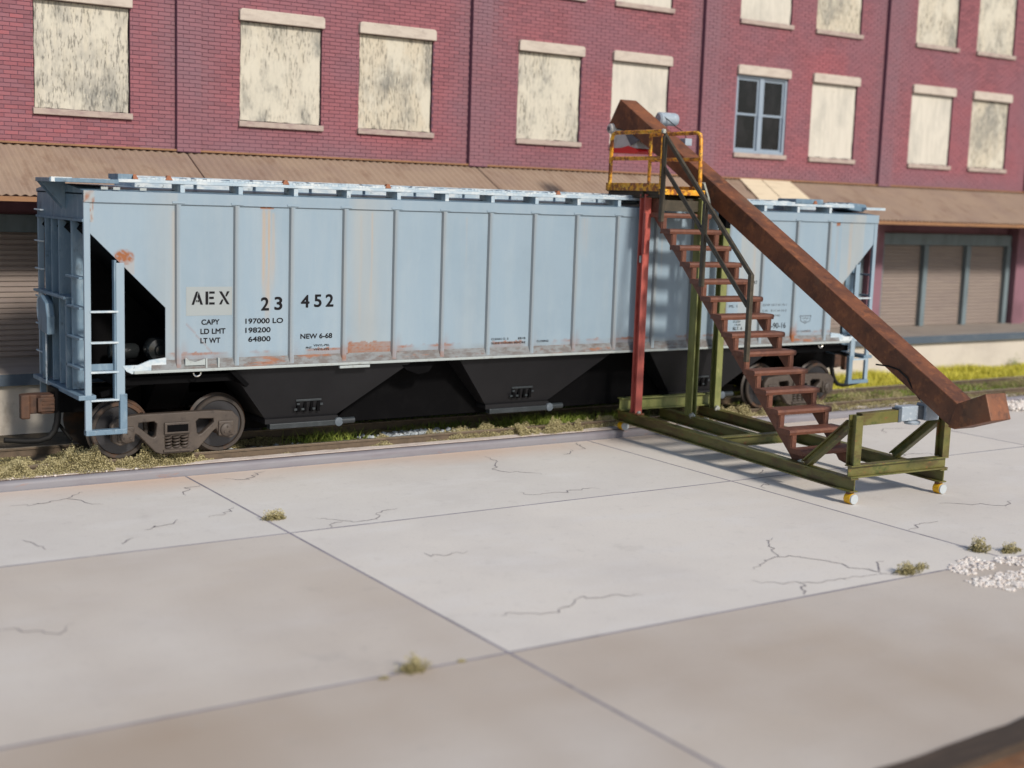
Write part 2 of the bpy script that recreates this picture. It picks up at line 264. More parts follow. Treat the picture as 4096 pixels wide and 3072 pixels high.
# ---- concrete pavement of big slabs with recessed joints
pav = root('pavement', (0, 0, 0), None, None, kind='structure')
jx = [-22.18, -14.25, -6.32, 1.609, 9.538, 17.50, 25.4, 33.3, 41.2]; jy = [-13.05, -9.178, -3.83, .19]; G = .036
MB().box(-22.3, 41.3, -13.03, .2, -.30, -.012).build('joint_filler', M['joint'], pav)
def slab(xa, xb, ya, yb, ia, ib):
    nx = max(2, int((xb-xa)/.33)); ny = max(2, int((yb-ya)/.33)); xs = np.linspace(xa, xb, nx); ys = np.linspace(ya, yb, ny)
    V = [(x, y, 0) for y in ys for x in xs]; F = [(j*nx+i, j*nx+i+1, (j+1)*nx+i+1, (j+1)*nx+i) for j in range(ny-1) for i in range(nx-1)]
    # skirt
    n = len(V); ring = [(i, 0) for i in range(nx)]+[(nx-1, j) for j in range(1, ny)]+[(i, ny-1) for i in range(nx-2, -1, -1)]+[(0, j) for j in range(ny-2, 0, -1)]
    for (i, j) in ring:
        x, y, _ = V[j*nx+i]; V.append((x, y, -.26))
    k = len(ring)
    for a in range(k):
        i, j = ring[a]; i2, j2 = ring[(a+1) % k]; F.append((j2*nx+i2, j*nx+i, n+a, n+(a+1) % k))
    V = np.array(V)
    dust = np.array([max(0, 1-(.25-v[1])/(1.1+.9*n3(v[0]*.35, 3)))*(.75+.5*n3(v[0]*.5, v[1]*.8))*(1.0 if v[0] < 9 else .5) if v[1] > -3 else 0 for v in V])
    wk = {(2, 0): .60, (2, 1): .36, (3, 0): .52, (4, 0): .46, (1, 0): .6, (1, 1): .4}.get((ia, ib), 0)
    falloff_tint = np.array([(wk+.06)*(.95+.7*n3(v[0]*.22, v[1]*.3, 2)+.25*n3(v[0]*1.3, v[1]*1.3, 6)) for v in V])   # foreground light falloff painted as browner slabs, over faint mottling
    return raw('slab', V, F, M['concrete'], pav, tone={'dust': np.clip(dust, 0, 1), 'falloff_tint': np.clip(falloff_tint, 0, 1)})
for a in range(len(jx)-1):
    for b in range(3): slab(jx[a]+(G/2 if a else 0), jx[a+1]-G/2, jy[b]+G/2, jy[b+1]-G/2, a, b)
for x in jx[1:-1]: MB().box(x-G*.5, x+G*.5, -13.03, .19, -.011, .0015).build('joint_seal', M['seal'], pav)
for y in jy[1:-1]: MB().box(-22.2, 41.2, y-G*.5, y+G*.5, -.0112, .0012).build('joint_seal', M['seal'], pav)
# cracks: thin dark splits, each a part of the pavement
CR = [[(-1.248,-.728),(-1.045,-.842),(-.747,-.702),(-.384,-.633),(-.282,-.824),(-.247,-1.077),(-.093,-1.178)],[(-.384,-.633),(-.295,-.38),(-.131,-.286)],
[(2.097,-.264),(2.224,-.455),(2.442,-.364),(2.656,-.233),(2.9,.04)],[(1.12,-1.085),(1.356,-.662),(1.563,-.566)],[(.964,-2.556),(1.101,-2.507),(1.316,-2.367),(1.5,-2.132)],
[(-.049,-2.908),(.068,-2.721),(.385,-2.665),(.543,-2.486)],[(-.534,-3.482),(-.448,-3.315),(-.284,-3.188)],[(-1.558,-2.72),(-1.502,-2.8),(-1.488,-3.014),(-1.416,-3.123),(-1.435,-3.295)],
[(2.237,-3.183),(2.464,-3.35),(2.621,-3.6),(2.861,-3.68),(3.07,-3.58),(3.196,-3.34),(3.591,-3.18)],[(2.196,-3.8),(2.53,-3.557)],
[(6.887,-.407),(6.811,-.85),(6.489,-1.268),(6.437,-1.573),(6.783,-1.793),(6.926,-2.066)],[(5.791,-3.09),(5.938,-3.298),(6.499,-3.333),(6.974,-3.263),(7.142,-3.384)],
[(2.69,-5.54),(2.727,-5.683),(3.032,-5.709),(3.268,-5.678)],[(8.322,-.812),(8.588,-.636),(8.69,-.442)],[(9.218,.07),(9.002,-.456),(8.84,-.483)],
[(6.068,-7.948),(6.383,-7.853),(6.756,-7.736),(7.04,-7.833),(7.164,-8.087),(7.341,-8.669),(7.514,-9.043)],[(6.756,-7.736),(6.983,-7.444),(7.107,-7.179),(7.433,-6.954)],
[(5.656,-8.383),(5.922,-8.61),(6.333,-8.803),(6.695,-8.806),(7.478,-8.944)],[(5.768,-9.11),(6.035,-8.918),(6.151,-8.71)],[(9.632,-7.515),(9.962,-7.357),(10.426,-7.329)],
[(11.509,-6.512),(11.931,-6.858),(12.324,-7.103),(12.733,-6.922)],[(7.341,-8.669),(7.502,-8.791),(7.758,-8.539),(7.9,-8.523)],[(10.393,-3.587),(10.71,-3.364)],[(9.613,-4.466),(10.094,-4.152)],
[(13.2,-3.2),(13.9,-3.55),(14.5,-3.4),(15.2,-3.7)],[(15.8,-1.6),(16.3,-1.2),(16.9,-1.35)],[(2.2,-8.1),(2.9,-8.3),(3.4,-8.0),(4.1,-8.25)],[(-2.6,-6.2),(-2.1,-6.5),(-1.9,-6.3)]]
for poly in CR:
    pts = [Vector((p[0], p[1], 0)) for p in poly]; fine = []
    for a, b in zip(pts[:-1], pts[1:]):
        n = max(2, int((b-a).length/.06))
        for i in range(n): q = a.lerp(b, i/n); fine.append(q+Vector((n3(q.x*7, q.y*7, 1)*.13, n3(q.x*7, q.y*7, 5)*.13, 0)))
    fine.append(pts[-1]); V = []; F = []
    for i, q in enumerate(fine):
        d = (fine[min(i+1, len(fine)-1)]-fine[max(i-1, 0)]).normalized(); sdv = Vector((-d.y, d.x, 0)); e = min(i, len(fine)-1-i)/max(1, len(fine)-1)
        wd = .003+.0085*min(1, e*4)*(.55+.9*abs(n3(q.x*6, q.y*6, 9))); V += [tuple(q+sdv*wd+Vector((0, 0, .004))), tuple(q-sdv*wd+Vector((0, 0, .004)))]
        if i: F.append((2*i-2, 2*i-1, 2*i+1, 2*i))
    raw('crack', V, F, M['crack'], pav)
# ---- edge beyond the pavement (lower right corner)
MB().prism([(x, -13.19+x*.062-.32+.06*n3(x*2.1, 3)) for x in np.arange(-3, 12.1, .3)]+[(x, -13.19+x*.062+.05*n3(x*1.7, 8)) for x in np.arange(12, -3.1, -.3)], 'z', -.25, .03).build('timber_edging', M['timber'], label='dark timber edging along the near edge of the pavement', category='edging')
MB().add([(-24, -60, -.06), (45, -60, -.06), (45, -12.9, -.062), (-24, -12.9, -.062)], [(0, 1, 2, 3)]).build('dirt', M['clay'], kind='structure')
# ---- steel edging and filler strip between pavement and track
ed = root('steel_edging', (0, 0, 0), 'grey steel edging with a narrow groove between concrete pavement and track', 'edging')
prof = [(.21, -.2)]+[(.285-.075*math.cos(R(a)), .075+.068*math.sin(R(a))) for a in range(0, 91, 15)]+[(.30, .143), (.30, -.2)]
MB().prism(prof, 'x', -30, 60).build('edge_rail', M['steel_edge'], ed, smooth=True)
MB().box(-30, 60, .302, .36, -.2, .142).build('groove', M['groove'], ed)
V = []; F = []; xs = np.arange(-30, 60, .15)
for i, x in enumerate(xs):
    e = .51+.03*n3(x*.6, 1)+.03*n3(x*2.5, 2)+.02*n3(x*9, 3)
    V += [(x, .362, .10), (x, .362, .150), (x, (e+.36)/2, .158+.01*n3(x*3, 4)), (x, e, .165+.01*n3(x*4, 5)), (x, e, .10)]
    if i:
        for k in range(4): F.append((5*i-5+k, 5*i+k, 5*i+k+1, 5*i-4+k))
raw('filler_strip', V, F, M['plaster'], ed)
# ---- track
tr = root('railway_track', (0, 0, 0), 'overgrown rusty railway track between pavement and loading dock', 'railway track')
for yc in (.615, 2.095):
    o = MB().box(-30, 60, yc-.065, yc+.065, .12, .145).box(-30, 60, yc-.012, yc+.012, .145, .245).box(-30, 60, yc-.036, yc+.036, .245, .277).build('rail', M['rail'], tr)
    MB().box(-30, 60, yc-.033, yc+.033, .277, .282).build('rail_head', M['railtop'], o)
tie = MB().box(-.11, .11, 0, 2.25, -.02, .085).mesh('tie')
tie.materials.append(M['tie'])
for i in range(60): link('tie', tie, None, tr, (-3+i*.56, .46, .04))

# ================================================================== WAREHOUSE
WY = 5.89; BP = 6.68
wh = root('warehouse', (0, WY, 0), 'long red brick warehouse with boarded windows and corrugated canopy behind the track', 'building'); WL = (0, -WY, 0)
PX = [3.45-BP, 3.45, 10.14, 16.86, 23.48, 30.05]; PW = .48
cols_ = [(.78, 2.57), (4.78, 6.57), (7.43, 9.22), (11.45, 13.22), (14.13, 15.88), (18.11, 19.90), (20.80, 22.51), (24.73, 26.50), (27.36, 29.07), (-1.90, -.12), (31.3, 33.1)]
ops = [(a, b, 5.90, 7.86) for a, b in cols_]+[(a, b, 9.23, 11.25) for a, b in cols_]
# backing wall with real openings (strips around them)
mb = MB(); zs = [5.22, 5.90, 7.86, 9.23, 11.25, 13.5]
edges = sorted(set([-3.4, 34.0]+[v for a, b, *_ in ops for v in (a, b)]))
for za, zb in zip(zs[:-1], zs[1:]):
    for xa, xb in zip(edges[:-1], edges[1:]):
        xm, zm = (xa+xb)/2, (za+zb)/2
        if any(a < xm < b and c < zm < d for a, b, c, d in ops): continue
        mb.box(xa, xb, WY+.012, WY+.30, za, zb)
mb.build('wall', M['mortar'], wh, WL)
MB().box(-3.4, 34, WY+.32, WY+7, 5.22, 13.5).build('inner_wall', M['mortar'], wh, WL)
for px in PX: MB().box(px, px+PW, WY-.11, WY+.01, 5.22 if True else 0, 13.5).build('pilaster', M['mortar'], wh, WL)
# bricks
ch, bl, gap = .0775, .25, .012
def bricks():
    out = []
    for r in range(int(6.0/ch)):
        z = 5.235+r*ch
        for k in range(-6, 130):
            x0 = k*bl+(bl/2 if r % 2 else 0); x1 = x0+bl-gap
            if x1 < -.3 or x0 > 31: continue
            if z > 8.35+.115*max(0, x0): continue
            segs = [(x0, x1)]
            for px in PX:
                ns = []
                for a, b in segs:
                    if b <= px or a >= px+PW: ns.append((a, b))
                    else:
                        if a < px: ns.append((a, px-.004))
                        if b > px+PW: ns.append((px+PW+.004, b))
                segs = ns
            for a, b, c, d in ops:
                if z+ch > c-.0 and z < d:
                    ns = []
                    for s0, s1 in segs:
                        if s1 <= a or s0 >= b: ns.append((s0, s1))
                        else:
                            if s0 < a: ns.append((s0, a))
                            if s1 > b: ns.append((b, s1))
                    segs = ns
            out += [(s0, s1, z, WY) for s0, s1 in segs if s1-s0 > .03]
        for px in PX:
            xs_ = [px+.004, px+PW/2-.006, px+PW/2+.006, px+PW-.004] if r % 2 else [px+.004, px+.115, px+.127, px+PW-.127, px+PW-.115, px+PW-.004]
            for a, b in zip(xs_[::2], xs_[1::2]):
                if b > -.3 and a < 31: out.append((a, b, z, WY-.122))
    return out
BR = bricks()
BR.sort(key=lambda q: (q[0]+5.6)**2+(q[2]-4.5)**2)
def wash(x, z):
    v = max(0, 1-(z-5.2)/.55)*.9
    for px in PX:
        d = min(abs(x-px), abs(x-px-PW)); v = max(v, .85*max(0, 1-d/.6))
        if px <= x <= px+PW: v = .8
    return v*(.75+.5*n3(x*.8, z*.8))
bmeshes = {}
for i, (a, b, z, y) in enumerate(BR[:300]):
    key = (round(b-a, 2), i % 3)
    if key not in bmeshes:
        me = MB().box(-(b-a)/2, (b-a)/2, 0, .014, 0, ch-gap).mesh('brick'); at = me.attributes.new('tone', 'FLOAT', 'POINT')
        at.data.foreach_set('value', [[0, .45, .9][i % 3]]*8); me.materials.append(M['brick']); bmeshes[key] = me
    link('brick', bmeshes[key], None, wh, ((a+b)/2, y-WY, z))
rest = BR[300:]; n = len(rest); A = np.array(rest); dy = rng.uniform(-.004, .003, n); V = np.zeros((n, 8, 3))
for k, (ix, iy, iz) in enumerate([(0,0,0),(1,0,0),(1,1,0),(0,1,0),(0,0,1),(1,0,1),(1,1,1),(0,1,1)]):
    V[:, k, 0] = A[:, ix]; V[:, k, 1] = A[:, 3]+(dy if iy == 0 else .014); V[:, k, 2] = A[:, 2]+(ch-gap)*iz
F = np.array([(4,5,6,7),(0,1,5,4),(1,2,6,5),(3,0,4,7),(3,2,1,0)]); F = (np.arange(n)[:, None, None]*8+F[None]).reshape(-1, 4)
raw('brickwork', V.reshape(-1, 3), F, M['brick'], wh, tone={'tone': np.repeat(rng.uniform(0, 1, n)**1.5, 8), 'wash': np.repeat(np.clip([wash((q[0]+q[1])/2, q[2]) for q in rest], 0, 1), 8)}, loc=WL, kind='stuff')
# window openings: lintel, sill, boards, one sash window
def rough_panel(x0, x1, z0, z1, y, m, thick=.02):
    pts = []; seg = 14
    def j(): return random.uniform(-.012, .008)
    pts += [(x0+(x1-x0)*i/seg, z0+j()+.012) for i in range(seg)]+[(x1-.01+j(), z0+(z1-z0)*i/seg) for i in range(seg)]+[(x1-(x1-x0)*i/seg, z1-.01) for i in range(seg)]+[(x0+.01+j(), z1-(z1-z0)*i/seg) for i in range(seg)]
    return MB().prism(pts, 'y', y, y+thick)
for fl, (z0, z1) in enumerate(((5.90, 7.86), (9.23, 11.25))):
    for ci, (a, b) in enumerate(cols_):
        if fl == 0:
            c = .06; x0, x1, zz0, zz1 = a-.03, b+.03, 7.862, 8.095; y0 = WY-.085
            pts = [(x0, zz0), (x1, zz0), (x1, zz1-c), (x1-c*.3, zz1-c*.3), (x1-c, zz1), (x0+c, zz1), (x0+c*.3, zz1-c*.3), (x0, zz1-c)]
            MB().prism(pts, 'y', y0, WY+.1).build('lintel', M['stone'], wh, WL, bev=.012)
        sl = MB().box(a-.03, b+.03, WY-.075, WY+.1, z0-.115, z0-.002).build('window_sill', M['stone_sill'], wh, WL, bev=.01)
        if fl == 1 and b < 12: continue
        if fl == 0 and ci == 5:
            fr = MB(); yf = WY+.03; T = .075
            fr.box(a, b, yf, yf+.09, z1-T, z1-.001).box(a, b, yf, yf+.09, z0, z0+T); xm = (a+b)/2
            for s0 in ((a, a+T), (b-T, b), (xm-.075, xm+.075)): fr.box(s0[0], s0[1], yf-.004, yf+.09, z0+.001, z1-.002)
            wf = fr.build('window_frame', M['frame'], wh, WL, bev=.008); zmid = (z0+z1)/2
            for (xa, xb) in ((a+T, xm-.075), (xm+.075, b-T)):
                for k, (za, zb) in enumerate(((z0+T, zmid+.02), (zmid-.02, z1-T))):
                    yy = yf+.04-(.02 if k else 0)+.02; sb = MB(); q = .05
                    sb.box(xa, xb, yy, yy+.03, za, za+q).box(xa, xb, yy, yy+.03, zb-q, zb).box(xa, xa+q, yy+.001, yy+.031, za+q, zb-q).box(xb-q, xb, yy+.001, yy+.031, za+q, zb-q)
                    sb.build('sash', M['frame'], wf); MB().box(xa+q, xb-q, yy+.012, yy+.018, za+q, zb-q).build('pane', M['glass'], wf)
            continue
        mm = M['board_clean'] if (fl, ci) in ((0, 4), (0, 6), (0, 7), (1, 4), (1, 5)) else M['board']
        o = rough_panel(a+.02, b-.015, z0+.005, z1+.0, WY+.045, mm).build('window_board', mm, wh, WL)
        MB().box(a-.0, b, WY+.10, WY+.12, z0, z1).build('window_back', M['glass'], wh, WL)
# canopy: corrugated sheets
CA, CB = (4.05, 4.315), (5.88, 5.225); sl_ = math.hypot(CB[0]-CA[0], CB[1]-CA[1])
nrm = Vector((0, -(CB[1]-CA[1])/sl_, (CB[0]-CA[0])/sl_))
seams = [-3.4, 3.69, 10.4, 17.1, 23.8, 30.5, 34]
for a, b in zip(seams[:-1], seams[1:]):
    V = []; F = []; n = int((b-.02-a)/.0195); h = .016
    for i in range(n+1):
        x = a+(b-.02-a)*i/n; o = h*math.cos(2*math.pi*(x)/.156)
        for (yy, zz) in (CA, CB):
            for s_ in (0, -.012): V.append((x, yy+nrm.y*(o+s_), zz+nrm.z*(o+s_)))
        if i: k = 4*i; F += [(k-4, k, k+2, k-2), (k-3, k-1, k+3, k+1), (k-4, k-3, k+1, k)]
    raw('roof_sheet', V, F, M['canopy'], wh, loc=WL)
MB().box(-3.4, 34, 4.03, 4.10, 4.20, 4.285).build('fascia', M['fascia'], wh, WL)
MB().box(-3.4, 34, 5.80, 5.885, 5.235, 5.27).build('flashing', M['fascia'], wh, WL)
for x in np.arange(-3, 34, 2.22): MB().bar((x, 4.11, 4.25), (x, 6.15, 5.18), .08, .12).build('rafter', M['fascia'], wh, WL)
# lower storey with shutters
DY = 6.22
MB().box(-3.4, 34, DY+.06, DY+.4, 1.2, 5.2).build('lower_wall', M['lower_brick'], wh, WL)
MB().box(-3.4, 34, 5.905, DY+.06, 4.55, 5.2).build('lower_wall_header', M['lower_brick'], wh, WL)
slat_me = {}
for bi, px in enumerate(PX):
    MB().box(px, px+PW+.06, 5.90, DY+.06, 1.225, 4.548).build('lower_pier', M['lower_brick'], wh, WL)
    x0 = px+PW+.06
    if bi == len(PX)-1: break
    x1 = PX[bi+1]
    MB().box(x0+.05, x1-.05, DY-.12, DY+.055, 3.60, 3.93).build('door_header', M['jamb'], wh, WL, bev=.01)
    wdt = (x1-x0)/3
    for k in range(4):
        xp = x0+.06+k*(x1-x0-.3)/3
        MB().box(xp, xp+.19, DY-.14, DY+.05, 1.225, 3.598).build('door_post', M['jamb'], wh, WL, bev=.01)
    if bi in (3,) and False: continue
    for k in range(3):
        sx0 = x0+.06+k*(x1-x0-.3)/3+.2; sx1 = x0+.06+(k+1)*(x1-x0-.3)/3-.01
        sh = MB().box(sx0, sx1, DY+.03, DY+.05, 1.225, 3.59).build('shutter', M['slat'], wh, WL)
        key = round(sx1-sx0, 3)
        if key not in slat_me:
            hw = (sx1-sx0)/2; me = MB().prism([(0, .002), (-.028, .018), (-.028, .072), (0, .092)], 'x', -hw, hw).mesh('slat'); me.materials.append(M['slat']); slat_me[key] = me
        if bi in (0, 1, 4) or (bi == 3 and k == 2):
            for s_ in range(23): link('slat', slat_me[key], None, sh, ((sx0+sx1)/2, DY+.028, 1.245+s_*.1015))
# dock
MB().box(-3.4, 34, 4.0, 6.6, 1.03, 1.222).build('dock_slab', M['docktop'], wh, WL)
MB().box(-3.4, 34, 3.975, 3.998, 1.015, 1.215).build('dock_edge', M['dockface'], wh, WL)
MB().box(-3.4, 34, 4.10, 6.6, -.3, 1.028).build('plinth', M['plinth'], wh, WL)
# loose plywood sheets on the canopy
def onroof(x, t, o=.03): return (x, CA[0]+(CB[0]-CA[0])*t+nrm.y*o, CA[1]+(CB[1]-CA[1])*t+nrm.z*o)
def sheet(name, cs, label, o):
    top = [onroof(x, t, o+.035) for x, t in cs]; bot = [onroof(x, t, o) for x, t in cs]
    MB().add(top+bot, [(0, 1, 2, 3), (7, 6, 5, 4), (0, 4, 5, 1), (1, 5, 6, 2), (2, 6, 7, 3), (3, 7, 4, 0)]).build(name, M['ply'], label=label, category='plywood sheet')
sheet('plywood_sheet', [(18.30, .97), (19.05, .97), (18.75, .22), (17.95, .22)], 'pale plywood sheet lying on the canopy, the one nearer the yellow cage', .02)
sheet('plywood_sheet', [(19.07, .96), (20.05, .95), (19.85, .22), (18.78, .22)], 'pale plywood sheet lying on the canopy, the one farther from the yellow cage', .022)

# ================================================================== VEGETATION, STONES
def tris(P, size, m, name, tone, light, flat=.0, **props):
    n = len(P); P = np.asarray(P); a = rng.normal(size=(n, 3)); a /= np.linalg.norm(a, axis=1)[:, None]; a *= .8; b = rng.normal(size=(n, 3)); b -= (a*b).sum(1)[:, None]*a; b /= np.linalg.norm(b, axis=1)[:, None]
    s_ = (size*rng.uniform(.5, 1.4, n))[:, None]
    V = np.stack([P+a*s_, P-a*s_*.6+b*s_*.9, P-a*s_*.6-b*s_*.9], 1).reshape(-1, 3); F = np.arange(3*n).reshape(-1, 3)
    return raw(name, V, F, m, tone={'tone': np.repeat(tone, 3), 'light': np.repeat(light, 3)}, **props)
def blades(P, h, m, name, tone, light, wd=.008, lean=.35, **props):
    n = len(P); P = np.asarray(P); ang = rng.uniform(0, 2*np.pi, n); s_ = np.stack([np.cos(ang), np.sin(ang), np.zeros(n)], 1)*wd
    l_ = rng.normal(size=(n, 3))*lean*h[:, None]; l_[:, 2] = h; mid = P+l_*np.array([.35, .35, .55])
    V = np.stack([P-s_, P+s_, mid+s_*.8, mid-s_*.8, P+l_], 1).reshape(-1, 3); k = np.arange(n)[:, None]*5
    F = np.concatenate([k+np.array([[0, 1, 2]]), k+np.array([[0, 2, 3]]), k+np.array([[3, 2, 4]])])
    return raw(name, V, F, m, tone={'tone': np.repeat(tone, 5), 'light': np.repeat(light, 5)}, **props)
def foam_points(dens, xa, xb, ya, yb, hf, base):
    n = int(dens*(xb-xa)*(yb-ya)); X = rng.uniform(xa, xb, n); Y = rng.uniform(ya, yb, n); out = []
    for x, y in zip(X, Y):
        h = hf(x, y)
        if h > .01:
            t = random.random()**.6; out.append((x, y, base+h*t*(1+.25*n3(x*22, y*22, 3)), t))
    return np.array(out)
def hnear(x, y):      # foam between filler strip and near rail
    if 3.05 < x < 4.4: k = .45
    elif 2.25 < x < 5.0: k = .75
    elif x < 2.3: k = 1.55
    elif 8.2 < x < 9.6: k = 1.25
    elif 11.0 < x < 12.6: k = .7
    elif 12.6 < x < 17: k = 1.25
    else: k = 1.05
    e = .52+.05*n3(x*.7, 7)+.05*n3(x*3, 8)
    if x < 2.3: e = .34+.04*n3(x*2, 8)+max(0, x-1.5)*.22
    if x > 12.6 and x < 17: e -= .16
    if 8.1 < x < 9.7: e = .36+.04*n3(x*3, 8)
    side = max(0, min(1, (y-e)*9))*max(0, min(1, (.95-y)*4))
    if .55 < y < .69: side *= .85 if k > 1 else .2
    return side*k*max(0, .13+.22*n3(x*2.3, y*2.5)+.13*n3(x*7, y*7, 2))
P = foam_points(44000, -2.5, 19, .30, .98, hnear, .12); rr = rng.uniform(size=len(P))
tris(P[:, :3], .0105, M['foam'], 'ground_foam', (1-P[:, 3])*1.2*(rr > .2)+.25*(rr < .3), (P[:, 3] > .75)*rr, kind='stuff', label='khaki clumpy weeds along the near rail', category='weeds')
def hmid(x, y):
    k = .5+n3(x*.5, 33)*.8
    if x > 17: k += .4
    return max(0, k)*max(0, .06+.13*n3(x*2, y*2, 8))
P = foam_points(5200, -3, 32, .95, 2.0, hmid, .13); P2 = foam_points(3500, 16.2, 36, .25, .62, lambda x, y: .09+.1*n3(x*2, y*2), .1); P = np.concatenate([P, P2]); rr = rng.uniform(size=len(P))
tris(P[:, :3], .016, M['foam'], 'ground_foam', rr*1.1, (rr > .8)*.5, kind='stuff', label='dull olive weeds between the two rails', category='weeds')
n = 15000; X = rng.uniform(-2.5, 33, n); Y = rng.uniform(.75, 2.0, n); keep = np.array([n3(x*.55, y*.8, 50) > (.16 if x < 16.5 else -.35) for x, y in zip(X, Y)]); X, Y = X[keep], Y[keep]; n = len(X)
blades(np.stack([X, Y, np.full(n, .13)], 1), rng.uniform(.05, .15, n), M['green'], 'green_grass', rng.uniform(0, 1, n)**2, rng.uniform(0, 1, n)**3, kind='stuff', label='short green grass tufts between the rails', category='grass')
n = 1500; X = np.concatenate([rng.normal(9.25, .55, n), rng.normal(11.2, .3, 250), rng.normal(4.6, .35, 260)]); n = len(X); Y = rng.uniform(.85, 1.5, n)
blades(np.stack([X, Y, np.full(n, .13)], 1), rng.uniform(.10, .30, n), M['green'], 'green_grass', rng.uniform(0, 1, n)**2, rng.uniform(0, 1, n), wd=.007, lean=.6, kind='stuff', label='longer bright green grass blades under the middle hopper', category='grass')
n = 52000; X = rng.uniform(14, 36, n); Y = rng.uniform(2.25, 4.06, n); keep = np.array([n3(x*.9, y*1.8, 91)+.35*n3(x*4, y*5, 3) > -.22+.12*(3-y) for x, y in zip(X, Y)]); X, Y = X[keep], Y[keep]; n = len(X); hh = np.array([.10+.16*max(0, .45+n3(x*.6, y*1.2, 71))*(.45+.65*(y-2.25)/1.8) for x, y in zip(X, Y)])*rng.uniform(.6, 1.35, n)
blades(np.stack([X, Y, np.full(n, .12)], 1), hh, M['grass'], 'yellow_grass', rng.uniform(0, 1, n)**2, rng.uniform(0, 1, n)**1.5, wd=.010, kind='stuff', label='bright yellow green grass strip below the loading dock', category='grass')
n = 7000; X = rng.uniform(4, 14, n); Y = rng.uniform(2.3, 4.05, n)
blades(np.stack([X, Y, np.full(n, .12)], 1), rng.uniform(.05, .13, n), M['green'], 'green_grass', rng.uniform(0, 1, n), rng.uniform(0, 1, n)**3, wd=.010, kind='stuff', label='thin grass behind the freight car', category='grass')
ico = bmesh.new(); bmesh.ops.create_icosphere(ico, subdivisions=1, radius=1); ICV = np.array([v.co for v in ico.verts]); ICF = np.array([[v.index for v in f.verts] for f in ico.faces]); ico.free()
def stones(P, r0, r1, m, name, flat=.7, **props):
    n = len(P); Vv = []; Ff = []; tn = []
    for i, p in enumerate(P):
        s_ = random.uniform(r0, r1); q = ICV*(1+rng.uniform(-.28, .28, (len(ICV), 1))); q = q*np.array([s_*random.uniform(.7, 1.3), s_, s_*flat]); a = random.uniform(0, 6.3); c_, d_ = math.cos(a), math.sin(a)
        q = q@np.array([[c_, -d_, 0], [d_, c_, 0], [0, 0, 1]]); Vv.append(q+np.array(p)+np.array([0, 0, s_*flat*.6])); Ff.append(ICF+i*len(ICV)); tn += [random.random()]*len(ICV)
    return raw(name, np.concatenate(Vv), np.concatenate(Ff), m, tone=np.array(tn), kind='stuff', **props)
stones([(rng.normal(6.25, .42), rng.uniform(.78, 1.42), .14+random.uniform(0, .05)) for _ in range(210)]+[(rng.uniform(2.4, 5.8), rng.uniform(.72, 1.2), .14) for _ in range(150)], .028, .06, M['stones'], 'ballast', label='blue grey ballast stones between the rails', category='gravel')
P = [(random.uniform(-2.5, 1.2), .36+random.uniform(-.05, .10), .145) for _ in range(46)]+[(random.uniform(12, 21), random.uniform(.33, .5), .15) for _ in range(90)]+[(random.uniform(15, 31), random.uniform(1.2, 2.0), .14) for _ in range(90)]
stones(P, .012, .032, M['pebble'], 'pebbles', label='scattered white pebbles on the steel edging and in the weeds', category='gravel')
from_poly = [(8.305,-9.152),(8.848,-8.95),(9.204,-9.0),(9.9,-9.25),(10.1,-9.9),(9.2,-10.3),(8.247,-10.2),(8.15,-9.7)]
def inside(x, y, poly):
    c = False; j = len(poly)-1
    for i in range(len(poly)):
        if (poly[i][1] > y) != (poly[j][1] > y) and x < (poly[j][0]-poly[i][0])*(y-poly[i][1])/(poly[j][1]-poly[i][1])+poly[i][0]: c = not c
        j = i
    return c
P = []
while len(P) < 1300:
    x, y = random.uniform(8, 10.8), random.uniform(-10.4, -8.8)
    if inside(x+n3(x*4, y*4)*.25, y+n3(x*4, y*4, 5)*.2, from_poly) and n3(x*3, y*3, 9) > -.28*min(1, (x-8.0)*1.2): P.append((x, y, 0))
stones(P, .008, .030, M['pebble'], 'pebbles', flat=.5, label='patch of white gravel lying at the joint on the pavement', category='gravel')
P = [(random.uniform(21.3, 24), random.uniform(-.8, .2), random.uniform(0, .05)) for _ in range(700)]
stones(P, .02, .05, M['pebble'], 'pebbles', label='white gravel spilled beyond the end of the steel edging', category='gravel')
def weed(x, y, sx, sy, h, label, n=1500, z=0.0, m='foam', name='weed_clump', cat='weed'):
    r2 = rng.normal(size=(n, 3)); r2 /= np.linalg.norm(r2, axis=1)[:, None]; r2 *= (rng.uniform(0, 1, n)**.4)[:, None]; r2[:, 2] = abs(r2[:, 2])
    for i in range(n):
        k = 1+.8*n3(r2[i, 0]*2+x, r2[i, 1]*2+y, r2[i, 2]*2); r2[i] *= k
    P = np.stack([r2[:, 0]*sx, r2[:, 1]*sy, r2[:, 2]*h], 1); u = rng.uniform(size=n)
    tris(P*1.05, .012, M[m], name, (1-r2[:, 2].clip(0, 1))*u*1.3, (r2[:, 2] > .6)*u, label=label, category=cat, group='weeds growing out of the pavement joints' if cat == 'weed' else 'bushes by the track', loc=(x, y, z))
weed(1.74, -3.06, .17, .07, .13, 'small khaki weed tuft on the joint below the letters of the freight car')
weed(.50, -9.20, .14, .08, .14, 'blurred khaki weed tuft on the nearest joint line')
weed(.16, -9.24, .05, .03, .02, 'flat brown moss speck left of the nearest weed tuft', 120)
weed(7.72, -9.06, .17, .10, .13, 'brown green weed tuft at the left tip of the white gravel patch')
weed(8.06, -9.0, .09, .05, .08, 'tiny weed tuft squeezed between a bigger tuft and the white gravel', 400)
weed(9.52, -8.75, .12, .12, .15, 'green brown weed tuft above the white gravel patch')
weed(9.88, -8.98, .16, .08, .10, 'low brown weed tuft at the far right edge of the white gravel patch')
weed(1.05, -9.2+.02, .05, .03, .02, 'faint brown moss speck on the near joint crossing', 120)
weed(27.6, 3.9, .22, .15, .42, 'small dark green bush in the yellow grass by the dock wall', 900, .1, 'green', 'bush', 'bush')
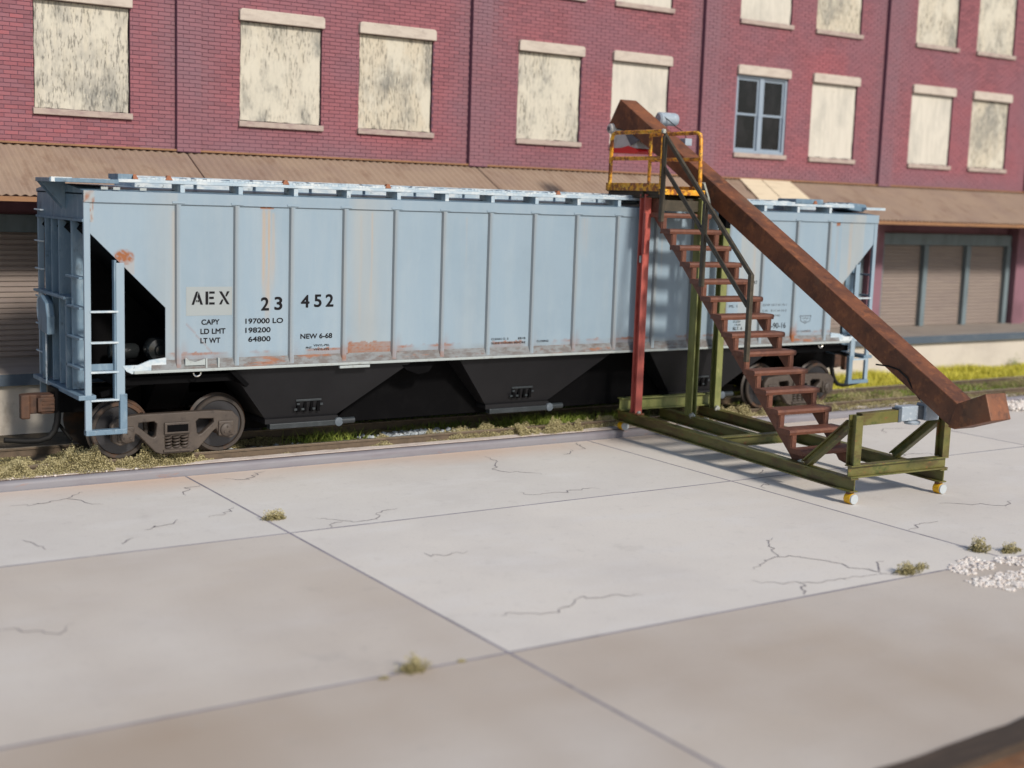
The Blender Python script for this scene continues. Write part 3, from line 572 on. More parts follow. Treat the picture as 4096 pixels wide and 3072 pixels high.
weed(17.4, .75, .45, .25, .36, 'dry brown weed bush beside the right end of the freight car', 3200, .1, 'foam', 'bush', 'bush')
weed(24.0, 1.1, .55, .3, .42, 'dry brown bush between the rails at the far right', 2200, .1, 'foam', 'bush', 'bush')

# ================================================================== FREIGHT CAR
car = root('hopper_car', (8.5, 1.33, .28), 'pale blue covered hopper freight car lettered AEX 23 452, rust streaked', 'freight car'); CL = (-8.5, -1.33, -.28)
W2 = 2.66; RIBS = [1.43+.941*k for k in range(16)]; ZB, ZC, ZT = 1.88, 4.285, 4.44
STREAK = [(2.90, .055, 4.26, 2.35, .85), (2.82, .025, 4.26, 2.7, .7), (3.0, .025, 4.2, 2.9, .5), (2.93, .15, 4.2, 2.8, .2), (4.75, .02, 4.25, 2.6, .4), (6.6, .02, 4.2, 3.2, .25), (11.0, .02, 4.2, 3.0, .3), (1.36, .05, 4.2, 2.0, .3), (9.15, .12, 4.25, 3.4, .22), (13.45, .06, 4.1, 2.0, .3), (16.2, .05, 4.3, 2.9, .55), (15.78, .035, 4.3, 3.1, .5), (12.6, .05, 4.2, 2.5, .3), (4.55, .03, 4.2, 2.1, .2)]
def stain(x, z):
    be = ru = gr = 0.0
    for c, hw, zt, zb, s_ in STREAK:
        d = abs(x+.02*n3(z*2, c)-c)/hw
        if zb < z < zt and d < 1.6:
            k = s_*math.exp(-d*d*1.5)*(.55+.55*n3(x*30, z*1.3, 4)+.5*n3(x*75, z*.9, 8))*min(1, (zt-z)*20)*min(1, (z-zb)/.5); be += k*1.3; ru += k*.38
    if 4.3 < x < 5.15: be += .26*min(1, (z-1.7)/.3)*(.8+.5*n3(x*5, z*.6))*min(1, (x-4.25)*5)*min(1, (5.25-x)*2.0)
    if 13.05 < x < 13.6: be += .35*(.8+.5*n3(x*5, z*.6))
    if 15.9 < x < 16.6: be += .3*(.8+.6*n3(x*4, z*.6))
    if .9 < x < 1.42: be += .2*(x-.9)/.5
    if 4.235 < z < 4.268+.02*n3(x*20) and 2.76+.03*n3(z*30) < x < 3.0: ru += .95
    if 4.2 < z < 4.27 and 15.74 < x < 15.86: ru += .9
    if z < 2.06:
        k = n3(x*1.4, 9)+.35*n3(x*7, z*9, 3)
        if z < 1.995+.015*n3(x*12, 5): ru += max(0, min(1, (k+.10)*2.4))*(.95 if z > 1.945 else .35)*(.6+.7*abs(n3(x*22, z*30, 7)))
        gr += max(0, (2.0-z)/.12)*.35*(.7+n3(x*4, z*4))
    if 4.33 < x < 5.16 and z < 2.07+.03*n3(x*9): ru += .8*(.5+.9*abs(n3(x*14, z*26, 2))); gr += .3
    d = math.hypot((x-.59)/.14, (z-3.47)/.10)
    if d < 1.3: ru += (1.3-d)*2.2*(.35+1.3*max(0, n3(x*24, z*24)+.25))
    if x < .14 and z > 3.98: ru += max(0, .15+1.5*n3(x*40, z*16))*.9; be += .3
    if .60 < x < .76 and 3.2 < z < 3.45: be += .25; ru += .12
    if 1.55 < x < 1.98:
        d = abs(z-(2.455-(x-1.55)*1.12));
        if d < .02: ru += .28
    for rb in RIBS:
        if abs(x-rb-.09) < .10 and z < 2.22: ru += .55*max(0, 1-abs(x-rb-.09)/.1)*max(0, (2.22-z)/.3)*max(0, .55+n3(rb*7.7)*1.4)
    gr += .14*max(0, n3(x*1.2, z*.25, 11))
    cl = lambda v: max(0., min(1., v)); return cl(be), cl(ru), cl(gr)
def grid_panel(name, xa, xb, za, zb, y, m, nx, nz, cut=None, parent=car):
    xs = np.linspace(xa, xb, nx); V = []; F = []; at = {'beige': [], 'rust': [], 'grime_shade': []}
    for j in range(nz):
        for x in xs:
            lo = cut(x) if cut else za; z = lo+(zb-lo)*j/(nz-1); V.append((x, y, z)); s_ = stain(x, z)
            at['beige'].append(s_[0]); at['rust'].append(s_[1]); at['grime_shade'].append(s_[2])
    for j in range(nz-1):
        for i in range(nx-1): F.append((j*nx+i, j*nx+i+1, (j+1)*nx+i+1, (j+1)*nx+i))
    o = raw(name, V, F, m, parent, tone=at, loc=CL); sm = o.modifiers.new('thick', 'SOLIDIFY'); sm.thickness = .02; sm.offset = -1
    return o
cutL = lambda x: 3.83-(x-.08)*.985 if x < 1.23 else ZB
px_ = [RIBS[0]]+RIBS[1:]
grid_panel('side_panel', .08, 1.23, 0, ZC, 0, M['paint'], 60, 60, lambda x: 3.83-(x-.08)*.985)
grid_panel('side_panel', 1.23, RIBS[0], ZB, ZC, 0, M['paint'], 14, 110)
for a, b in zip(RIBS[:-1], RIBS[1:]): grid_panel('side_panel', a, b, ZB, ZC, 0, M['paint'], 50, 125)
grid_panel('side_panel', RIBS[-1], 15.75, ZB, ZC, 0, M['paint'], 12, 60)
grid_panel('side_panel', 15.75, 16.92, 0, ZC, 0, M['paint'], 40, 60, lambda x: 3.83-(16.92-x)*.97)
MB().prism([(.08, 3.83), (1.23, 2.70), (1.23, ZB), (15.75, ZB), (15.75, 2.70), (16.92, 3.83), (16.92, ZC), (.08, ZC)], 'y', W2-.02, W2).build('far_side', M['paint'], car, CL)
# chords, sill, ribs
grid_panel('top_chord', 0.0, 17.0, 4.272, ZT, -.03, M['paint'], 500, 5)
MB().box(0, 17, -.03, .0, 4.27, 4.2715).build('chord_lip', M['paint'], car, CL)
MB().prism([(-.0, ZB+.01), (-.045, 1.79), (-.06, 1.745), (0.02, 1.745)], 'x', 1.0, 16.0).build('sill_ledge', M['sill'], car, CL)
MB().box(.72, 16.3, -.075, .02, 1.700, 1.744).build('side_sill', M['edge'], car, CL, bev=.008)
MB().prism([(.55, 1.83), (.62, 1.74), (.70, 1.70), (1.0, 1.74), (1.23, 1.80), (1.23, 1.93), (.98, 1.90), (.80, 1.83)], 'y', -.03, .01).build('sill_end', M['paint_lite'], car, CL)
MB().prism([(16.45, 1.83), (16.38, 1.74), (16.3, 1.70), (16.0, 1.74), (15.75, 1.80), (15.75, 1.93), (16.02, 1.90), (16.2, 1.83)], 'y', -.03, .01).build('sill_end', M['paint_lite'], car, CL)
for k, rx in enumerate(RIBS):
    zb = 1.765
    xs = [(-.055, 0), (-.040, -.052), (.030, -.052), (.048, 0)]; V = []; F = []; at = {'beige': [], 'rust': [], 'grime_shade': []}; nz_ = 60
    for j in range(nz_+1):
        z = zb+(4.27-zb)*j/nz_
        for dx, dy_ in xs:
            V.append((rx+dx, dy_-.001, z)); s_ = stain(rx+.09, z); kk = max(0, .45+n3(rx*7.7)*1.5)*max(0, (2.12-z)/.3)
            at['beige'].append(.25*max(0, n3(rx*3, z*.8, 2))); at['rust'].append(min(1, kk*1.3*(.7+.6*n3(rx, z*15)))); at['grime_shade'].append(.5 if dx <= -.04 else .0)  # left side of the rib painted darker, standing for its shade
        if j:
            for i in range(3): F.append((4*j-4+i, 4*j-3+i, 4*j+1+i, 4*j+i))
    F.append((0, 3, 2, 1))
    raw('side_rib', V, F, M['paint'], car, tone=at, loc=CL)
    MB().box(rx-.10, rx+.10, -.043, -.031, 4.285, 4.315).build('rib_cap', M['paint'], car, CL)
# small brackets at the foot of the second panel
for x in (1.86, 2.06): MB().box(x-.012, x+.012, -.075, -.0, 1.75, 1.90).build('sill_bracket', M['edge'], car, CL)
MB().prism([(1.52, 1.80), (1.84, 1.80), (1.84, 1.90), (1.78, 1.875), (1.68, 1.85), (1.58, 1.875), (1.52, 1.93)], 'y', -.07, -.045).build('sill_gusset', M['edge'], car, CL)
MB().box(4.164, 4.722, -.07, -.02, 1.645, 1.69).build('jack_pad', M['edge'], car, CL, bev=.008)
for x in (1.72, 15.45): MB().tube([(x+.06*math.cos(a), -.04, 1.68+.06*math.sin(a)) for a in np.linspace(math.pi, 2*math.pi, 9)], .012, 6).build('pull_ring', M['shiny'], car, CL)
# roof
V = []; F = []
for i, x in enumerate((0.0, 17.0)):
    for j in range(13): t = j/12; V.append((x, -.03+(W2+.06)*t, 4.432+.10*math.sin(math.pi*t)))
F = [(j, j+1, 14+j, 13+j) for j in range(12)]; V += [(0, -.03, 4.38), (0, W2+.03, 4.38), (17, -.03, 4.38), (17, W2+.03, 4.38)]
F += [tuple([26]+list(range(13))[::1]+[27])[::-1], tuple([28]+list(range(13, 26))+[29])]
raw_me = MB().add(V, F).build('roof', M['paint_dark'], car, CL)
for ya, yb in ((.10, .52), (W2-.52, W2-.10)):
    MB().box(.55, 16.35, ya, yb, 4.575, 4.625).build('running_board', M['paint_lite'], car, CL, bev=.006)
    for x in RIBS: MB().box(x+.08, x+.15, ya+.02, yb, 4.45, 4.574).build('board_bracket', M['paint_lite'], car, CL)
# grating strips standing on the near running board, worn white
mb = MB()
for i in range(250):
    x = .75+i*.0625
    if 14.6 < x < 15.5: continue
    mb.box(x, x+.059, .14, .50, 4.627, 4.650+.03*max(0, n3(x*1.3, 4))+.018*random.random())
mb.build('board_grating', M['paint_lite'], car, CL, kind='stuff')
for x in (.80, 1.33, 3.25, 5.1, 8.6, 15.2): MB().prism([(x-.05, 4.63), (x+.06, 4.63), (x+.02, 4.70), (x-.02, 4.70)], 'y', .12, .2).build('hatch_latch', M['latch'], car, CL)
for i in range(15): MB().prism([(.80, 4.50), (.80, 4.63), (.95, 4.69), (1.71, 4.69), (1.86, 4.63), (1.86, 4.50)], 'x', 1.02+i*1.0, 1.97+i*1.0).build('hatch_cover', M['paint_lite'], car, CL, bev=.015)
MB().box(.55, .78, .12, .6, 4.626, 4.70).build('end_box', M['paint_dark'], car, CL)
MB().box(14.66, 15.46, .15, .7, 4.626, 4.73).build('hatch_box', M['paint_dark'], car, CL, bev=.02)
o = MB().prism([(16.30, 4.55), (16.36, 4.69), (16.86, 4.66), (16.93, 4.58), (16.80, 4.50)], 'y', .25, .9).build('end_box', M['paint_dark'], car, CL, bev=.01)
MB().box(16.75, 17.35, .12, .55, 4.545, 4.60).build('end_platform', M['paint_lite'], car, CL)
# left end overhanging platform
MB().prism([(-.44, .15), (-.08, .05), (.56, .10), (.56, .95), (.1, 1.22), (-.38, 1.20)], 'z', 4.55, 4.61).build('end_platform', M['paint_dark'], car, CL, bev=.006)
MB().box(-.42, -.12, .13, .20, 4.552, 4.622).build('platform_edge', M['paint_lite'], car, CL)
for y in (.95, 1.17): MB().prism([(-.36, 4.55), (0, 4.55), (0, 4.14)], 'y', y, y+.03).build('gusset', M['paint_dark'], car, CL)
for x in (.32, .55-.05, 0.9): MB().box(x-.05, x+.05, .02, .06, 4.46, 4.50).build('roof_clip', M['edge'], car, CL)
# slope sheets, end walls
for sgn, X0 in ((1, 0.0), (-1, 17.0)):
    px = lambda x: X0+sgn*x
    pts = [(px(.06), 3.86), (px(2.55), 1.40), (px(2.60), 1.45), (px(.10), 3.92)]
    MB().prism(pts, 'y', .005, W2-.005).build('slope_sheet', M['black'], car, CL)
    xa, xb = sorted((px(0), px(.04))); MB().box(xa, xb, .04, W2-.04, 4.02, 4.40).build('end_bulkhead', M['paint_dark'], car, CL)
    xa, xb = sorted((px(-.02), px(.10))); MB().box(xa, xb, .0, W2, 3.98, 4.018).build('end_flange', M['paint_dark'], car, CL)
    for y in (.0, W2-.06):
        xa, xb = sorted((px(0), px(.095))); MB().box(xa, xb, y-.004 if y else -.012, y+.05, .90 if y else .83, 4.30).build('corner_post', M['paint_dark'] if False else M['paint'], car, CL, bev=.006)
    for y0 in ((.60), (1.30), (1.72), (2.10)):
        pts = [(y0-.02, 1.42), (y0+.02, 1.42), (y0+.02, 3.98), (y0-.02, 3.98)]
        if sgn == 1: MB().prism([(-.02, 1.42), (.26, 1.42), (.26, 3.74), (.06, 3.98), (-.02, 3.98)], 'y', y0-.02, y0+.02).build('end_stanchion', M['paint_dark'], car, CL, bev=.004)
        else: MB().prism([(17.02, 1.42), (16.76, 1.42), (16.76, 3.74), (16.94, 3.98), (17.02, 3.98)], 'y', y0-.02, y0+.02).build('end_stanchion', M['paint_dark'], car, CL, bev=.004)
    xa, xb = sorted((px(-.10), px(.16)))
    MB().box(xa, xb, -.02, W2, 1.33, 1.40).build('end_sill', M['paint_dark'], car, CL, bev=.008)
    MB().box(xa, xb, .75, W2-.1, 2.78, 2.82).build('end_crossbar', M['paint_dark'], car, CL, bev=.006)
    xr, xs_ = sorted((px(-.06), px(.06)))
    for z in (2.70, 2.24, 1.79, 3.15): MB().box(xr, xs_, .06, .80, z-.02, z+.015).build('end_rung', M['paint_dark'], car, CL, bev=.006)
    MB().box(xr, xs_, .76, .82, 1.4, 2.8).build('ladder_stile', M['paint_dark'], car, CL)
    for z in (3.6, 3.15, 2.7, 2.25, 1.8, 4.1): MB().tube([(px(-.02), W2+.0, z), (px(-.04), W2-.02, z), (px(-.04), W2-.42, z), (px(0), W2-.42, z)], .014, 6).build('grab_iron', M['paint_lite'], car, CL)
    # side ladder
    lad = MB(); a_, b_ = sorted((px(.47), px(.595)))
    MB().box(a_, b_, -.02, .02, 1.30, 3.38).build('ladder_stile', M['paint'], car, CL, bev=.006)
    a2, b2 = sorted((px(.445), px(.48))); MB().box(a2, b2, .0, .10, 1.32, 3.42).build('ladder_stile', M['paint_dark'], car, CL)
    a3, b3 = sorted((px(.08), px(.50)))
    for z in (2.655, 2.19, 1.745, 1.32):
        MB().box(a3, b3, -.03, .07, z-.018, z+.010).build('side_rung', M['paint_lite'], car, CL, bev=.005)
    MB().box(a3, b3, .062, .075, 1.76, 1.86).build('rung_plate', M['paint_dark'], car, CL)
    # stirrup
    o1, o2 = sorted((px(.515), px(.625))); MB().box(o1, o2, -.035, .05, .82, 1.40).build('stirrup_leg', M['paint_dark'], car, CL, bev=.008)
    o1, o2 = sorted((px(.0), px(.62))); MB().box(o1, o2, -.04, .08, .79, .868).build('stirrup_step', M['paint_dark'], car, CL, bev=.008)
    # centre sill and bolster area
    xa, xb = sorted((px(-.15), px(3.2))); MB().box(xa, xb, 1.10, 1.56, .98, 1.36).build('centre_sill', M['black'], car, CL)
    xa, xb = sorted((px(1.2), px(1.75))); MB().prism([(.10, 1.70), (W2-.1, 1.70), (1.75, .98), (.9, .98)], 'x', xa, xb).build('body_bolster', M['black'], car, CL)
    xa, xb = sorted((px(.5), px(2.4))); MB().box(xa, xb, .15, W2-.15, 1.50, 1.62).build('shear_plate', M['black'], car, CL)
    for (qa, qb) in (((.3, .25, 1.36), (1.3, .3, 1.62)), ((.2, 2.3, 1.36), (1.3, 2.2, 1.62))): MB().bar((px(qa[0]), qa[1], qa[2]), (px(qb[0]), qb[1], qb[2]), .06, .08).build('brace', M['black'], car, CL)
MB().prism([(.42, 3.46), (2.45, 1.46), (.42, 1.46)], 'y', 1.34, 1.37).build('added_dark_web', M['black'], car, CL)  # black plates added to darken the gap under the left slope sheet
MB().prism([(.30, 3.58), (2.45, 1.46), (.60, 1.46)], 'y', 2.2, 2.23).build('added_dark_web', M['black'], car, CL)
# air reservoir and valve in the left end, brake wheel and box on the left end
MB().lathe([(.02, -.22), (.10, -.21), (.13, -.16), (.13, .2), (.10, .25), (.02, .26)], (.85, .95, 1.93), 'x', 20).build('air_reservoir', M['gloss'], car, CL, smooth=True)
MB().lathe([(.03, -.17), (.08, -.16), (.09, -.10), (.17, -.08), (.19, -.02), (.19, .14), (.15, .2)], (1.27, .48, 2.00), 'y', 24).build('brake_cylinder', M['gloss'], car, CL, smooth=True)
MB().box(.7, 1.9, .3, 1.2, 1.62, 1.72).build('equipment_shelf', M['black'], car, CL)
bw = MB().tube([(-.04, 2.27+.25*math.cos(a), 2.50+.25*math.sin(a)) for a in np.linspace(0, 2*math.pi, 25)], .024, 8).build('brake_wheel', M['paint_lite'], car, CL, smooth=True)
for a in range(5): MB().tube([(-.02, 2.27, 2.50), (-.04, 2.27+.25*math.cos(a*1.257), 2.50+.25*math.sin(a*1.257))], .012, 6).build('spoke', M['paint_lite'], bw)
MB().tube([(-.07, 2.27, 2.50), (.02, 2.27, 2.50)], .03, 8).build('hub', M['paint_lite'], bw)
MB().prism([(1.50, 2.16), (2.05, 2.20), (2.05, 2.70), (1.88, 2.76), (1.60, 2.66), (1.50, 2.45)], 'x', -.16, -.03).build('brake_housing', M['paint_dark'], car, CL, bev=.02)
MB().tube([(-.1, 1.8, 2.2), (-.1, 1.8, 1.35)], .014, 6).build('brake_rod', M['paint_lite'], car, CL)
MB().tube([(-.06, 2.0, 2.3), (-.06, 2.0, 1.42)], .05, 8).build('brake_pipe', M['paint_dark'], car, CL)
# couplers and air hoses
for sgn, X0 in ((1, 0.0), (-1, 17.0)):
    px = lambda x: X0+sgn*x
    cp = MB().box(*sorted((px(-.05), px(.3))), 1.22, 1.46, .99, 1.22).build('coupler', M['coupler'], car, CL, bev=.02)
    y0 = 1.18
    MB().prism([(px(-.62), y0-.02), (px(-.62), y0+.26), (px(-.40), y0+.34), (px(-.02), y0+.26), (px(-.02), y0+.02), (px(-.34), y0), (px(-.40), y0+.07), (px(-.50), y0+.07), (px(-.52), y0-.02)], 'z', .96, 1.26).build('knuckle', M['coupler'], cp, bev=.015)
    MB().box(*sorted((px(-.66), px(-.52))), y0-.05, y0+.09, .90, 1.28).build('knuckle_jaw', M['coupler'], cp, bev=.02)
    MB().prism([(px(-.40), y0-.03), (px(-.40), y0+.1), (px(.02), y0+.05), (px(.02), y0-.03)], 'z', 1.0, 1.22).build('coupler_guard', M['coupler'], cp, bev=.01)
    for z in (1.06, 1.12, 1.18): MB().box(*sorted((px(-.34), px(-.04))), y0-.045, y0-.028, z-.008, z+.008).build('rib', M['coupler'], cp)
    MB().tube([(px(-.10), 1.15, 1.0), (px(-.12), 1.12, .84), (px(-.17), 1.10, .70), (px(-.26), 1.09, .60), (px(-.42), 1.08, .565), (px(-.62), 1.08, .57), (px(-.93), 1.08, .61)], [.052, .052, .050, .046, .043, .040, .042], 12).build('air_hose', M['rubber'], car, CL, smooth=True)
    MB().tube([(px(.02), 1.6, 1.2), (px(.05), 1.7, .7), (px(.25), 1.7, .42)], .03, 8).build('brake_hose', M['rubber'], car, CL)
MB().prism([(.55, 1.0), (2.2, 1.0), (2.0, .45), (.9, .35)], 'x', 1.0, 1.05).build('brake_beam', M['black'], car, CL)
# hopper bays
for ki, (xa, xb, xc, xd) in enumerate(((2.30, 5.62, 3.02, 4.30), (6.55, 9.95, 7.30, 8.66), (10.85, 14.3, 11.63, 12.98))):
    zt, zb, yi = 1.70, .80, .22
    V = [(xa, .06, zt), (xb, .06, zt), (xd, .34, zb), (xc, .34, zb), (xa, W2-.06, zt), (xb, W2-.06, zt), (xd, W2-.34, zb), (xc, W2-.34, zb)]
    xm = xb-.55
    MB().add(V, [(0, 1, 2, 3), (7, 6, 5, 4), (0, 3, 7, 4), (1, 5, 6, 2), (3, 2, 6, 7)]).build('hopper_bay', M['hopper'], car, CL)
    MB().box(xc-.02, xd+.02, .30, W2-.30, .72, .80).build('outlet_frame', M['hopper'], car, CL)
    MB().box(xc+.05, xd-.02, .26, .40, .635, .725).build('outlet_gate', M['pipe'], car, CL, bev=.01)
    MB().tube([(xd-.02, .30, .70), (xd+.32, .30, .70)], .055, 12).build('outlet_pipe', M['pipe'], car, CL, smooth=True)
    MB().lathe([(.03, -.03), (.075, -.02), (.075, .03), (.02, .05)], (xd+.02, .27, .69), 'y', 14).build('gate_wheel', M['motor_dark'], car, CL, smooth=True)
    # lock fitting on the bay
    lx = xc+.50; mb = MB(); yy = .28
    lk = MB().box(lx, lx+.46, yy-.05, yy-.03, 1.08, 1.115).build('lock_bar', M['pipe'], car, CL, bev=.005)
    for dx in (.06, .18, .30, .42): MB().box(lx+dx-.03, lx+dx+.02, yy-.03, yy+.03, .90, 1.07).build('lock_link', M['black'], lk)
    for dx, dz in ((-.03, .93), (.10, .93), (.30, .93), (.44, 1.0), (.02, 1.02)): MB().box(lx+dx, lx+dx+.05, yy-.045, yy-.02, dz, dz+.035).build('lock_pin', M['pipe'], lk)
MB().box(2.0, 15.0, 1.1, 1.56, 1.2, 1.6).build('centre_sill', M['black'], car, CL)
MB().box(3.0, 13.7, 1.2, 1.46, .50, 1.2).build('added_dark_box', M['black'], car, CL)  # black box added to shut out the lit background under the car
for xa, xb, z0 in ((5.6, 6.55, 1.15), (9.95, 10.85, 1.15)): MB().prism([(xa-1.2, 1.70), (xb+1.0, 1.70), (xb+.6, z0), (xb+.9, .62), (xa-1.2, .62), (xa-.7, z0)], 'y', .62, W2-.62).build('inner_slope', M['black'], car, CL)
MB().prism([(5.35, 1.70), (6.1, 1.70), (5.95, 1.50), (5.75, 1.46), (5.5, 1.55)], 'y', .08, .12).build('gusset', M['black'], car, CL)
# bogies
def bogie(xc):
    W_ = .81
    bg_ = MB().box(xc-.25, xc+.25, .30, 2.36, .66, .90).build('bogie', M['bogie'], car, CL, bev=.02)
    for sy, yo in ((1, .33), (-1, 2.33)):
        def c(pts): return [(xc+a, b) for a, b in pts]
        arc = lambda cx, cz, r, a0, a1, n=7: [(cx+r*math.cos(R(a0+(a1-a0)*i/n)), cz+r*math.sin(R(a0+(a1-a0)*i/n))) for i in range(n+1)]
        outer = c([(-1.0, .62), (-1.02, .86), (-.92, .97), (-.62, 1.0), (.62, 1.0), (.92, .97), (1.02, .86), (1.0, .62), (.90, .56), (.72, .60), (.66, .74), (.60, .70), (.34, .42), (.25, .38), (-.25, .38), (-.34, .42), (-.60, .70), (-.66, .74), (-.72, .60), (-.90, .56)])
        hl = c([(-.62, .90), (-.36, .91), (-.30, .86), (-.32, .66), (-.36, .62), (-.42, .64), (-.63, .82)]); hr = c([(-a, b) for a, b in [(-.62, .90), (-.36, .91), (-.30, .86), (-.32, .66), (-.36, .62), (-.42, .64), (-.63, .82)]])
        hm = c([(-.205, .45), (.205, .45), (.205, .66), (-.205, .66)])
        sf = plate('side_frame', outer, [hl, hr, hm], .10, M['bogie'], bg_, 'xz', yo, .016)
        f0 = yo-sy*.09
        MB().box(xc-.21, xc+.21, min(yo-sy*.11, yo), max(yo-sy*.11, yo), .68, .87).build('bolster_end', M['bogie'], bg_, bev=.015)
        MB().box(xc-.17, xc+.17, *sorted((yo-sy*.115, yo-sy*.10)), .72, .83).build('bolster_pocket', M['black'], bg_)
        MB().box(xc-.22, xc+.22, *sorted((yo-sy*.10, yo)), .40, .435).build('spring_seat', M['bogie'], bg_)
        for dx in (-.135, 0, .135):
            pts = [(xc+dx+.052*math.cos(a), yo-sy*.04+.052*math.sin(a), .44+.225*a/(2*math.pi*4.5)) for a in np.linspace(0, 2*math.pi*4.5, 55)]
            MB().tube(pts, .017, 6).build('spring', M['bogie'], bg_, smooth=True)
        for s_ in (-1, 1):
            MB().box(xc+s_*W_-.13, xc+s_*W_+.13, *sorted((yo-sy*.10, yo-sy*.03)), .60, .84).build('axle_box', M['bogie'], bg_, bev=.02)
            MB().lathe([(.105, 0), (.105, .03), (.085, .045), (.02, .05)] if sy < 0 else [(.105, 0), (.105, -.03), (.085, -.045), (.02, -.05)], (xc+s_*W_, yo-sy*.10, .70), 'y', 20).build('axle_cap', M['bogie'], bg_, smooth=True)
            for k in range(3): a = R(90+120*k); MB().tube([(xc+s_*W_+.055*math.cos(a), yo-sy*.14, .70+.055*math.sin(a)), (xc+s_*W_+.055*math.cos(a), yo-sy*.165, .70+.055*math.sin(a))], .015, 6).build('bolt', M['bogie'], bg_)
    for s_ in (-1, 1):
        for yy, d in ((.56, 1), (2.10, -1)):
            pr = [(.44, 0), (.455, .02), (.455, .10), (.50, .125), (.50, .145), (.42, .15), (.10, .12), (.10, .16)] if d > 0 else [(.44, 0), (.455, -.02), (.455, -.10), (.50, -.125), (.50, -.145), (.42, -.15), (.10, -.12), (.10, -.16)]
            face = [(.03, .02*d), (.15, .0), (.17, .05*d), (.36, .06*d), (.39, .0)]
            MB().lathe(face+pr, (xc+s_*W_, yy, .737), 'y', 44).build('wheel', M['wheel'], bg_, smooth=True)
            MB().lathe([(.4565, .03*d), (.4565, .095*d)], (xc+s_*W_, yy, .737), 'y', 44).build('wheel_tread', M['tread'], bg_, smooth=True)
        MB().tube([(xc+s_*W_, .3, .737), (xc+s_*W_, 2.36, .737)], .07, 12).build('axle', M['black'], bg_)
bogie(1.50); bogie(15.22)
# lettering
DL = MB().box(1.555, 2.305, -.0035, -.0005, 2.565, 3.013).build('decal_patch', M['decal'], car, CL)
yL = -.0045
def quads(strokes, name='lettering', m=None):
    V = []; F = []
    for s_ in strokes:
        n = len(V); V += [(p[0], yL-.002, p[1]) for p in s_]; F.append(tuple(range(n, n+len(s_))))
    me = bpy.data.meshes.new(name); me.from_pydata(V, [], F); return link(name, me, m or M['letter'], car, CL)
def L(x, z, h, w_, pts): return [(x+a*w_, z+b*h) for a, b in pts]
zA, hA = 2.735, .205; q = []
for pts in ([(0, 0), (.22, 0), (.30, .22), (.42, .5), (.46, .62), (.58, 1), (.40, 1), (.36, .92)], [(.50, .60), (.62, .96), (.66, .9), (1.0, 0), (.78, 0), (.70, .22)], [(.36, .2), (.44, .2), (.48, .36), (.40, .36)], [(.50, .2), (.66, .2), (.62, .36), (.53, .36)]): q.append(L(1.640, zA, hA, .185, pts))
for pts in ([(0, 0), (.30, 0), (.30, 1), (0, 1)], [(.40, 0), (1, 0), (1, .17), (.40, .17)], [(.40, .42), (.9, .42), (.9, .60), (.40, .60)], [(.40, .83), (1, .83), (1, 1), (.40, 1)]): q.append(L(1.865, zA, hA, .150, pts))
for pts in ([(0, 1), (.26, 1), (1, 0), (.74, 0)], [(.74, 1), (1, 1), (.72, .60), (.58, .62)], [(0, 0), (.24, 0), (.42, .36), (.27, .40)]): q.append(L(2.085, zA, hA, .175, pts))
quads(q)
LT = lambda t, a, b, c, d, bold=.04, m='letter': lettering(t, a, b, c, d, -.0012, M[m], None, bold)
def put(*a, **k):
    o = LT(*a, **k); o.parent = car; o.location = CL; return o
put('2', 2.785, 2.925, 2.625, 2.84, .035); put('3', 3.015, 3.155, 2.63, 2.845, .035); put('4', 3.475, 3.63, 2.66, 2.87, .035); put('5', 3.71, 3.845, 2.665, 2.875, .035); put('2', 3.915, 4.06, 2.668, 2.878, .035)
put('CAPY', 1.80, 2.095, 2.42, 2.505); put('LD LMT', 1.785, 2.195, 2.275, 2.36); put('LT WT', 1.785, 2.11, 2.13, 2.215)
put('197000 LO', 2.525, 3.17, 2.42, 2.505); put('198200', 2.525, 2.955, 2.275, 2.36); put('64800', 2.575, 2.955, 2.13, 2.215)
put('NEW 6-68', 3.475, 4.045, 2.15, 2.235); put('PNT.', 3.575, 3.69, 1.985, 2.02, .03); put('VINYL-PRI.', 3.71, 4.0, 2.02, 2.055, .02); put('VINYL-FIN', 3.71, 3.99, 1.955, 1.988, .02)
put('CLEAN O. S', 7.165, 7.53, 2.02, 2.058, .02); put('EB<B', 7.74, 7.90, 2.02, 2.058, .02); put('SLIDE DOORS BEFORE', 7.17, 7.90, 1.945, 1.982, .02); put('CLOSING', 8.15, 8.41, 1.955, 1.992, .02)
put('EXW 10-7 H 15-1', 13.74, 14.41, 2.525, 2.57, .0, 'letter2'); put('E.W   9-11 H 14-3', 13.74, 14.41, 2.405, 2.45, .0, 'letter2'); put('CU FT 4740', 13.74, 14.24, 2.305, 2.345, .0, 'letter2')
put('CH-90-16', 13.78, 14.42, 2.06, 2.175, .01); put('UF CAPEFUL', 14.74, 15.18, 1.962, 2.0, .0, 'letter2')
put('PS. 1', 12.81, 13.03, 2.51, 2.56, .01); put('BLT. 6', 12.95, 13.2, 2.05, 2.115, .01); put('LUBE', 12.95, 13.15, 2.25, 2.285, .0); put('INSP', 12.95, 13.15, 2.20, 2.235, .0); put('1968', 12.99, 13.15, 2.14, 2.175, .0)
put('PART', 13.34, 13.55, 2.98, 3.045, .01); put('E', 13.36, 13.42, 2.86, 2.93, .01)
